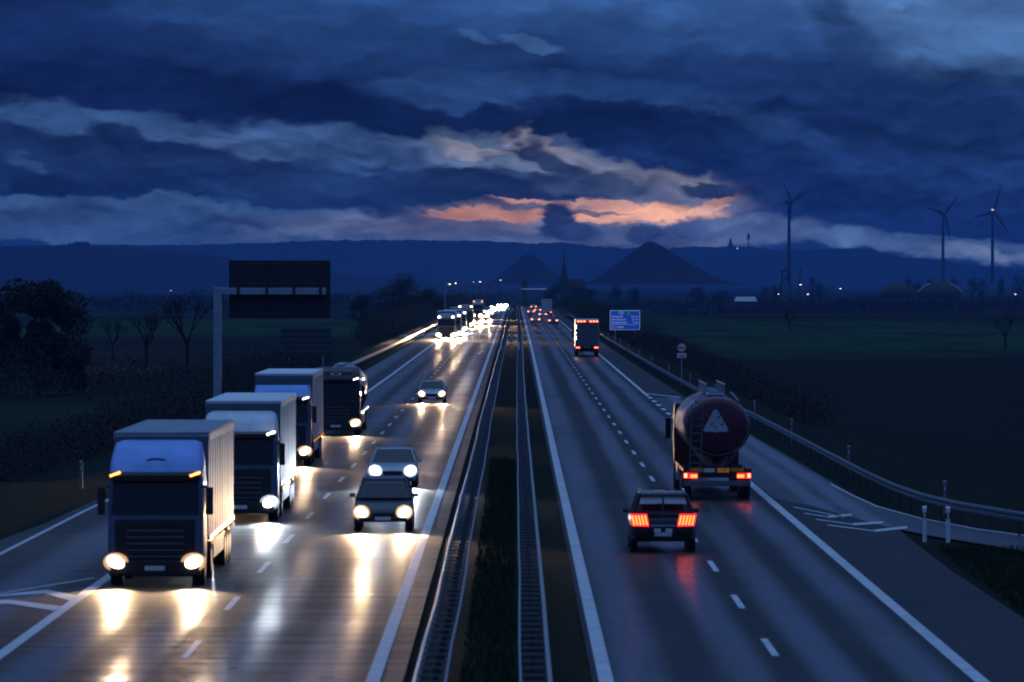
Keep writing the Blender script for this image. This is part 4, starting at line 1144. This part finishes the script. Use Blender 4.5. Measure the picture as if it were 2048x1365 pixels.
# street lamps and yard lights
def street_lamp(label, x, y, d, zg, heads, r=.35, m='street_light', tall=None):
    s = F/d; z = H-(y-HY)/s
    t = thing('street_lamp', label, 'street lamp', ((x-HX)/s, d, zg), 0, 'lamps in the distance')
    obj('pole', tube([(0, 0, 0), (0, 0, z-zg)], [.11*(1 if d < 1500 else 2), .07*(1 if d < 1500 else 2)], 8), 'pole_steel' if d < 1500 else 'chassis', t)
    for hx, hy, rr in heads:
        obj('arm', tube([(0, 0, z-zg), (hx/s, 0, z-zg+hy/s)], .05, 6), 'pole_steel', t)
        b = disc_y((0, 0, 0), 1, .6, 14); b.transform(Matrix.Diagonal((rr*1.7, rr, rr*.7, 1)))
        o = obj('lamp_head', b, m, t); o.scale = (.36, .36, .36); o.location = (hx/s, 0, z-zg+hy/s)
street_lamp('double-headed street lamp on a pale pole beside the far oncoming trucks', 890, 567, 1150, 0, [(9, -2, .35), (21, 0, .32)])
for x, y, d, rr, lb in ((947, 565, 3300, .5, 'small faint lamp above the distant oncoming traffic'), (960, 564, 3300, .8, 'brighter lamp above the distant oncoming traffic'),
                        (1001, 561, 3600, .7, 'lone lamp in front of the small slag heap'), (1557, 589, 3000, .65, 'lamp on the field edge below the mine headframe'), (1616, 589, 3000, .8, 'bright lamp on the field edge right of the mine headframe'),
                        (1681, 578, 3300, .75, 'lamp left of the two domes'), (2031, 589, 3000, .7, 'lamp at the right edge of the photo'), (1601, 570, 3300, .8, 'slanting bright lamp beside the crane'), (1475, 497, 14800, 2.6, 'warm lamp on the far ridge by the monument'), (342, 582, 2600, .35, 'tiny lamp among the trees on the left')):
    s = F/d; zt = H-(y-HY)/s
    street_lamp(lb, x, y, d, min(-6.6, zt-4) if d < 10000 else zt-8, [(0, 0, rr)], m='street_light')
# far road with a lit strip
tag(obj('greenhouse', box((0, 0, 0), (40*3.6/11.5, 3, .3)), 'sign_white'), 'thin pale horizontal roof strip right of the motorway end', 'roof').location = at(1068, 578.5, 3000)

# ------------------------------------------------------------------ vegetation
def leaf_cloud(bm, c, rad, n, size, seed, mi=0):
    rnd = random.Random(seed)
    for _ in range(n):
        while True:
            p = Vector((rnd.uniform(-1, 1), rnd.uniform(-1, 1), rnd.uniform(-1, 1)))
            if .35 < p.length < 1: break
        q = Vector(c)+Vector((p.x*rad[0], p.y*rad[1], p.z*rad[2])); s = size*rnd.uniform(.5, 1.3)
        u = Vector((rnd.uniform(-1, 1), rnd.uniform(-1, 1), rnd.uniform(-1, 1))).normalized(); v = u.orthogonal().normalized()
        bm.faces.new([bm.verts.new(q+u*s), bm.verts.new(q+v*s*.6), bm.verts.new(q-u*s), bm.verts.new(q-v*s*.6)]).material_index = mi
def branches(bm, p, d, length, rad, depth, rnd, tips, spread=.55):
    q = p+d*length
    tube([p, (p+q)/2+Vector((rnd.uniform(-1, 1), rnd.uniform(-1, 1), 0))*length*.05, q], [rad, rad*.8, rad*.6], 5 if depth > 2 else 3, bm)
    if depth == 0: tips.append(q); return
    for _ in range(3 if depth > 1 else 4):
        nd = (d+Vector((rnd.uniform(-1, 1), rnd.uniform(-1, 1), rnd.uniform(-.35, .8)))*spread).normalized()
        branches(bm, q-d*length*rnd.uniform(0, .35), nd, length*rnd.uniform(.6, .85), rad*.55, depth-1, rnd, tips, spread)
def bare_tree(label, x, y, z, h, seed, group='bare trees on the left field', depth=5, crown=True):
    rnd = random.Random(seed); t = thing('tree', label, 'tree', (x, y, z), 0, group)
    bm = bmesh.new(); tips = []
    tk = tube([(0, 0, -.3), (h*.01, 0, h*.14), (0, 0, h*.27)], [h*.028, h*.022, h*.018], 8)
    obj('trunk', tk, 'bark', t, smooth=60)
    for _ in range(4):
        d = Vector((rnd.uniform(-1, 1), rnd.uniform(-1, 1), 1.5)).normalized()
        branches(bm, Vector((0, 0, h*.25)), d, h*.2, h*.013, depth-1, rnd, tips)
    obj('crown', bm, 'twig', t)
    return t
def leafy_tree(label, x, y, z, h, w, seed, m='leaf_dark', group=None, n=2600, size=None, trunk=.18):
    rnd = random.Random(seed); t = thing('tree', label, 'tree', (x, y, z), 0, group)
    obj('trunk', tube([(0, 0, -.3), (0, 0, h*trunk), (0, 0, h*.6)], [h*.03, h*.025, h*.01], 8), 'bark', t, smooth=60)
    bm = bmesh.new(); k = 30
    for i in range(k):
        a = rnd.uniform(0, 2*PI); rr = rnd.uniform(.05, .85)*w/2; cz = h*rnd.uniform(trunk+.10, .90)
        taper = 1-.55*max(0, (cz/h-.5)*2)
        kk = rnd.uniform(.6, 1.15); leaf_cloud(bm, (rr*math.cos(a)*taper*1.2, rr*math.sin(a)*taper, cz), (w*.2*kk, w*.2*kk, h*.14*kk), n//k, size or h*.02, seed*50+i)
    obj('crown', bm, m, t)
    return t
gz = ground_z
def field(px_, py_, zg=None):
    """where the photograph's ground pixel lies on the fields"""
    d = 100.0
    for _ in range(60):
        x = (px_-HX)*d/F; z = gz(x, d); d2 = (H-z)*F/(py_-HY); d = d*.5+d2*.5
    return (px_-HX)*d/F, d, gz((px_-HX)*d/F, d)
x, y, z = field(374, 738); bare_tree('tall bare tree just left of the cantilever mast', x, y, z, 11.5, 3)
x, y, z = field(292, 738); bare_tree('shorter bare tree left of the tall bare one', x, y, z, 9.5, 5)
x, y, z = field(225, 720); bare_tree('faint bare tree between the bushy left tree and the other bare ones', x, y, z, 8, 8, depth=4)
x, y, z = field(76, 790); leafy_tree('big rounded dark tree at the left edge', x, y, z, 10.8, 8.5, 11, n=14000, size=.20, trunk=.03)
x, y, z = field(0, 790); leafy_tree('dark tree cut by the left edge of the photo', x, y, z, 10.4, 8, 12, n=12000, size=.20, trunk=.03)
x, y, z = field(800, 648); leafy_tree('big dome-shaped dark tree left of the far oncoming queue', x, y, z, 12.5, 14, 13, n=9000, size=.20, trunk=.08)
x, y, z = field(724, 652); leafy_tree('lower dark tree on the left shoulder of the dome-shaped tree', x, y, z, 7.5, 7, 14, n=4000, size=.17, trunk=.08)
x, y, z = field(858, 640); leafy_tree('lower dark tree on the right shoulder of the dome-shaped tree', x, y, z, 7.2, 7, 15, n=4000, size=.17, trunk=.08)
x, y, z = field(1580, 668); bare_tree('small bare field tree right of the round sign', x, y, z, 6.5, 21, 'bare trees on the right field', 4)
x, y, z = field(2010, 700); bare_tree('bare field tree at the far right of the dark field', x, y, z, 7.5, 22, 'bare trees on the right field', 4)
x, y, z = field(1440, 640); bare_tree('small dark tree standing above the round sign', x, y, z, 6, 23, 'bare trees on the right field', 4)
# bush in front of the blue sign
x, y = (1282-HX)*740/F, 740
t = thing('bush', 'dark bush hiding the lower right corner of the blue sign', 'bush', (x, y, -2))
bm = bmesh.new()
for k in range(8): leaf_cloud(bm, (random.uniform(-1.2, 1.6), random.uniform(-1, 1), random.uniform(.8, 2.5)), (1.2, 1.2, 1.0), 500, .09, 300+k)
obj('foliage', bm, 'leaf_dark', t)
# trees on the skyline by the domes
k = 0
descr = ['first', 'second', 'third', 'fourth', 'fifth', 'sixth', 'seventh', 'eighth', 'ninth', 'tenth', 'eleventh', 'twelfth']
for px_, hpx, lb in ((1530, 22, 'bare round tree at the left foot of the mine headframe'), (1552, 30, 'bare tree touching the left side of the mine headframe'), (1625, 38, 'bare wide tree right of the crane'), (1640, 26, 'smaller bare tree behind the wide one right of the crane'), (1815, 38, 'bare tree left of the bright edged dome'), (1836, 30, 'bare tree touching the bright edged dome on its left'), (1860, 38, 'bare tree behind the bright edged dome'),
                      (1905, 38, 'bare tree right of the bright edged dome'), (1945, 38, 'bare tree left of the rightmost turbine mast'), (1965, 40, 'bare tree at the foot of the rightmost turbine'), (2000, 36, 'bare tree right of the rightmost turbine mast'), (2036, 46, 'bare tree at the right edge on the skyline'), (2052, 50, 'bare tree cut by the right edge on the skyline')):
    d = 3150+60*(k % 3); s = F/d
    leafy_tree(lb, (px_-HX)/s, d, -6.6, (hpx+26)/s, 8.5, 60+k, 'leaf_brown', 'bare trees on the right skyline', 900, .28, .3); k += 1
k = 0
for px_, hpx, lb in ((1100, 22, 'dark round tree left of the church'), (1113, 30, 'dark tree hugging the left of the church'), (1150, 28, 'dark tree right of the church spire'), (1165, 24, 'dark tree between the church and the big slag heap'), (1180, 20, 'low dark tree at the left foot of the big slag heap'), (1232, 26, 'round dark tree before the left slope of the big slag heap'), (1268, 22, 'wide dark tree before the middle of the big slag heap'), (1395, 24, 'dark tree before the right slope of the big slag heap'), (1440, 16, 'low dark tree at the right foot of the big slag heap')):
    d = 3250+50*(k % 3); s = F/d
    leafy_tree(lb, (px_-HX)/s, d, -6.6, (hpx+20)/s, 11, 90+k, group='trees around the church', n=1500, size=.35); k += 1
# hedges and woods that read as one mass
def hedge(name, pts, h, w, n, size, m='leaf_dark', seed=0, kind='stuff', lab=None):
    bm = bmesh.new(); rnd = random.Random(seed)
    for (x0, y0), (x1, y1) in zip(pts, pts[1:]):
        L_ = math.hypot(x1-x0, y1-y0); k = max(1, int(L_/(w*.7)))
        for i in range(k):
            u = (i+rnd.random()*.8)/k; x = x0+(x1-x0)*u; y = y0+(y1-y0)*u; hh = h*rnd.uniform(.55, 1.15); z = gz(x, y)
            leaf_cloud(bm, (x, y, z+hh*.48), (w*rnd.uniform(.5, .9), w*.8, hh*.55), n, size, seed+i*7+1)
    return obj(name, bm, m, kind=kind)
hedge('far_wood', [(-330, 3900), (-40, 3700), (-10, 3600)], 9, 16, 130, 1.0, seed=1)
hedge('far_wood', [(-290, 2900), (-120, 3000), (-25, 3100)], 7, 14, 130, .8, seed=2)
hedge('far_wood', [(-20, 2750), (15, 2700), (60, 2800)], 5.5, 9, 160, .55, seed=3)
hedge('far_wood', [(15, 3300), (120, 3350), (180, 3300), (320, 3500)], 6, 12, 140, .7, seed=4)
hedge('far_wood', [(60, 3050), (200, 3150), (330, 3200)], 6.5, 10, 150, .6, m='leaf_brown', seed=14)
hedge('far_wood', [(60, 2550), (150, 2700), (300, 2800)], 3.5, 9, 120, .5, m='leaf_brown', seed=5)
hedge('hedge', [(-17, 1900), (-19, 1500), (-20, 1100), (-20.5, 800)], 4.0, 3.2, 220, .16, seed=6)
hedge('hedge', [(-22, 640), (-22, 520), (-24, 420), (-26, 330)], 3.2, 3.0, 300, .10, m='leaf_brown', seed=7)
hedge('hedge', [(-27, 330), (-26, 270), (-29, 235), (-36, 215)], 2.6, 2.6, 380, .08, m='leaf_brown', seed=8)
hedge('hedge', [(-62, 470), (-50, 500), (-38, 560)], 4.2, 4.0, 300, .13, seed=19)
hedge('hedge', [(-40, 560), (-32, 600), (-24, 660)], 3.5, 4.0, 260, .12, seed=9)
hedge('hedge', [(15.8, 830), (17, 1100), (17, 1500), (17, 1950)], 3.6, 3.0, 200, .15, seed=10)
hedge('hedge', [(17, 760), (18, 640), (20, 520), (22, 420)], 2.4, 3.0, 300, .10, m='leaf_brown', seed=11)
# short rough grass along the verges
def grass(name, areas, seed):
    bm = bmesh.new(); rnd = random.Random(seed)
    for x0, x1, y0, y1, n in areas:
        for _ in range(n):
            x = rnd.uniform(x0, x1); y = rnd.uniform(y0, y1)
            if name == 'verge_grass' and x > 0 and x < max(12.2+.012*(y-130), 12.15): continue
            z = gz(x, y)+.0; h = rnd.uniform(.08, .28); a = rnd.uniform(0, PI); lx = rnd.uniform(-.1, .1)
            dx_, dy_ = .02*math.cos(a), .02*math.sin(a)
            bm.faces.new([bm.verts.new((x-dx_, y-dy_, z)), bm.verts.new((x+dx_, y+dy_, z)), bm.verts.new((x+lx, y, z+h))])
    return obj(name, bm, 'grass', kind='stuff')
mat('grass', (.012, .034, .012), .9, nscale=.6, noise=.4, spec=.2)
grass('verge_grass', [(12.2, 19, 120, 174, 14000)], 1)
grass('median_grass', [(-1.1, .0, 95, 260, 9000)], 2)

# ------------------------------------------------------------------ haze
bm = box((0, 8650, 68), (9000, 17700, 168)); hz = obj('haze', bm, 'ground', kind='stuff')
m = bpy.data.materials.new('haze'); m.use_nodes = True; k = NG(m.node_tree); k.n.clear()
pv = k.node('ShaderNodeVolumePrincipled'); pv.inputs['Color'].default_value = (.14, .40, 1, 1); pv.inputs['Density'].default_value = 5.0e-5; pv.inputs['Anisotropy'].default_value = 0.0
k.l.new(pv.outputs[0], k.node('ShaderNodeOutputMaterial').inputs['Volume'])
hz.data.materials.clear(); hz.data.materials.append(m)
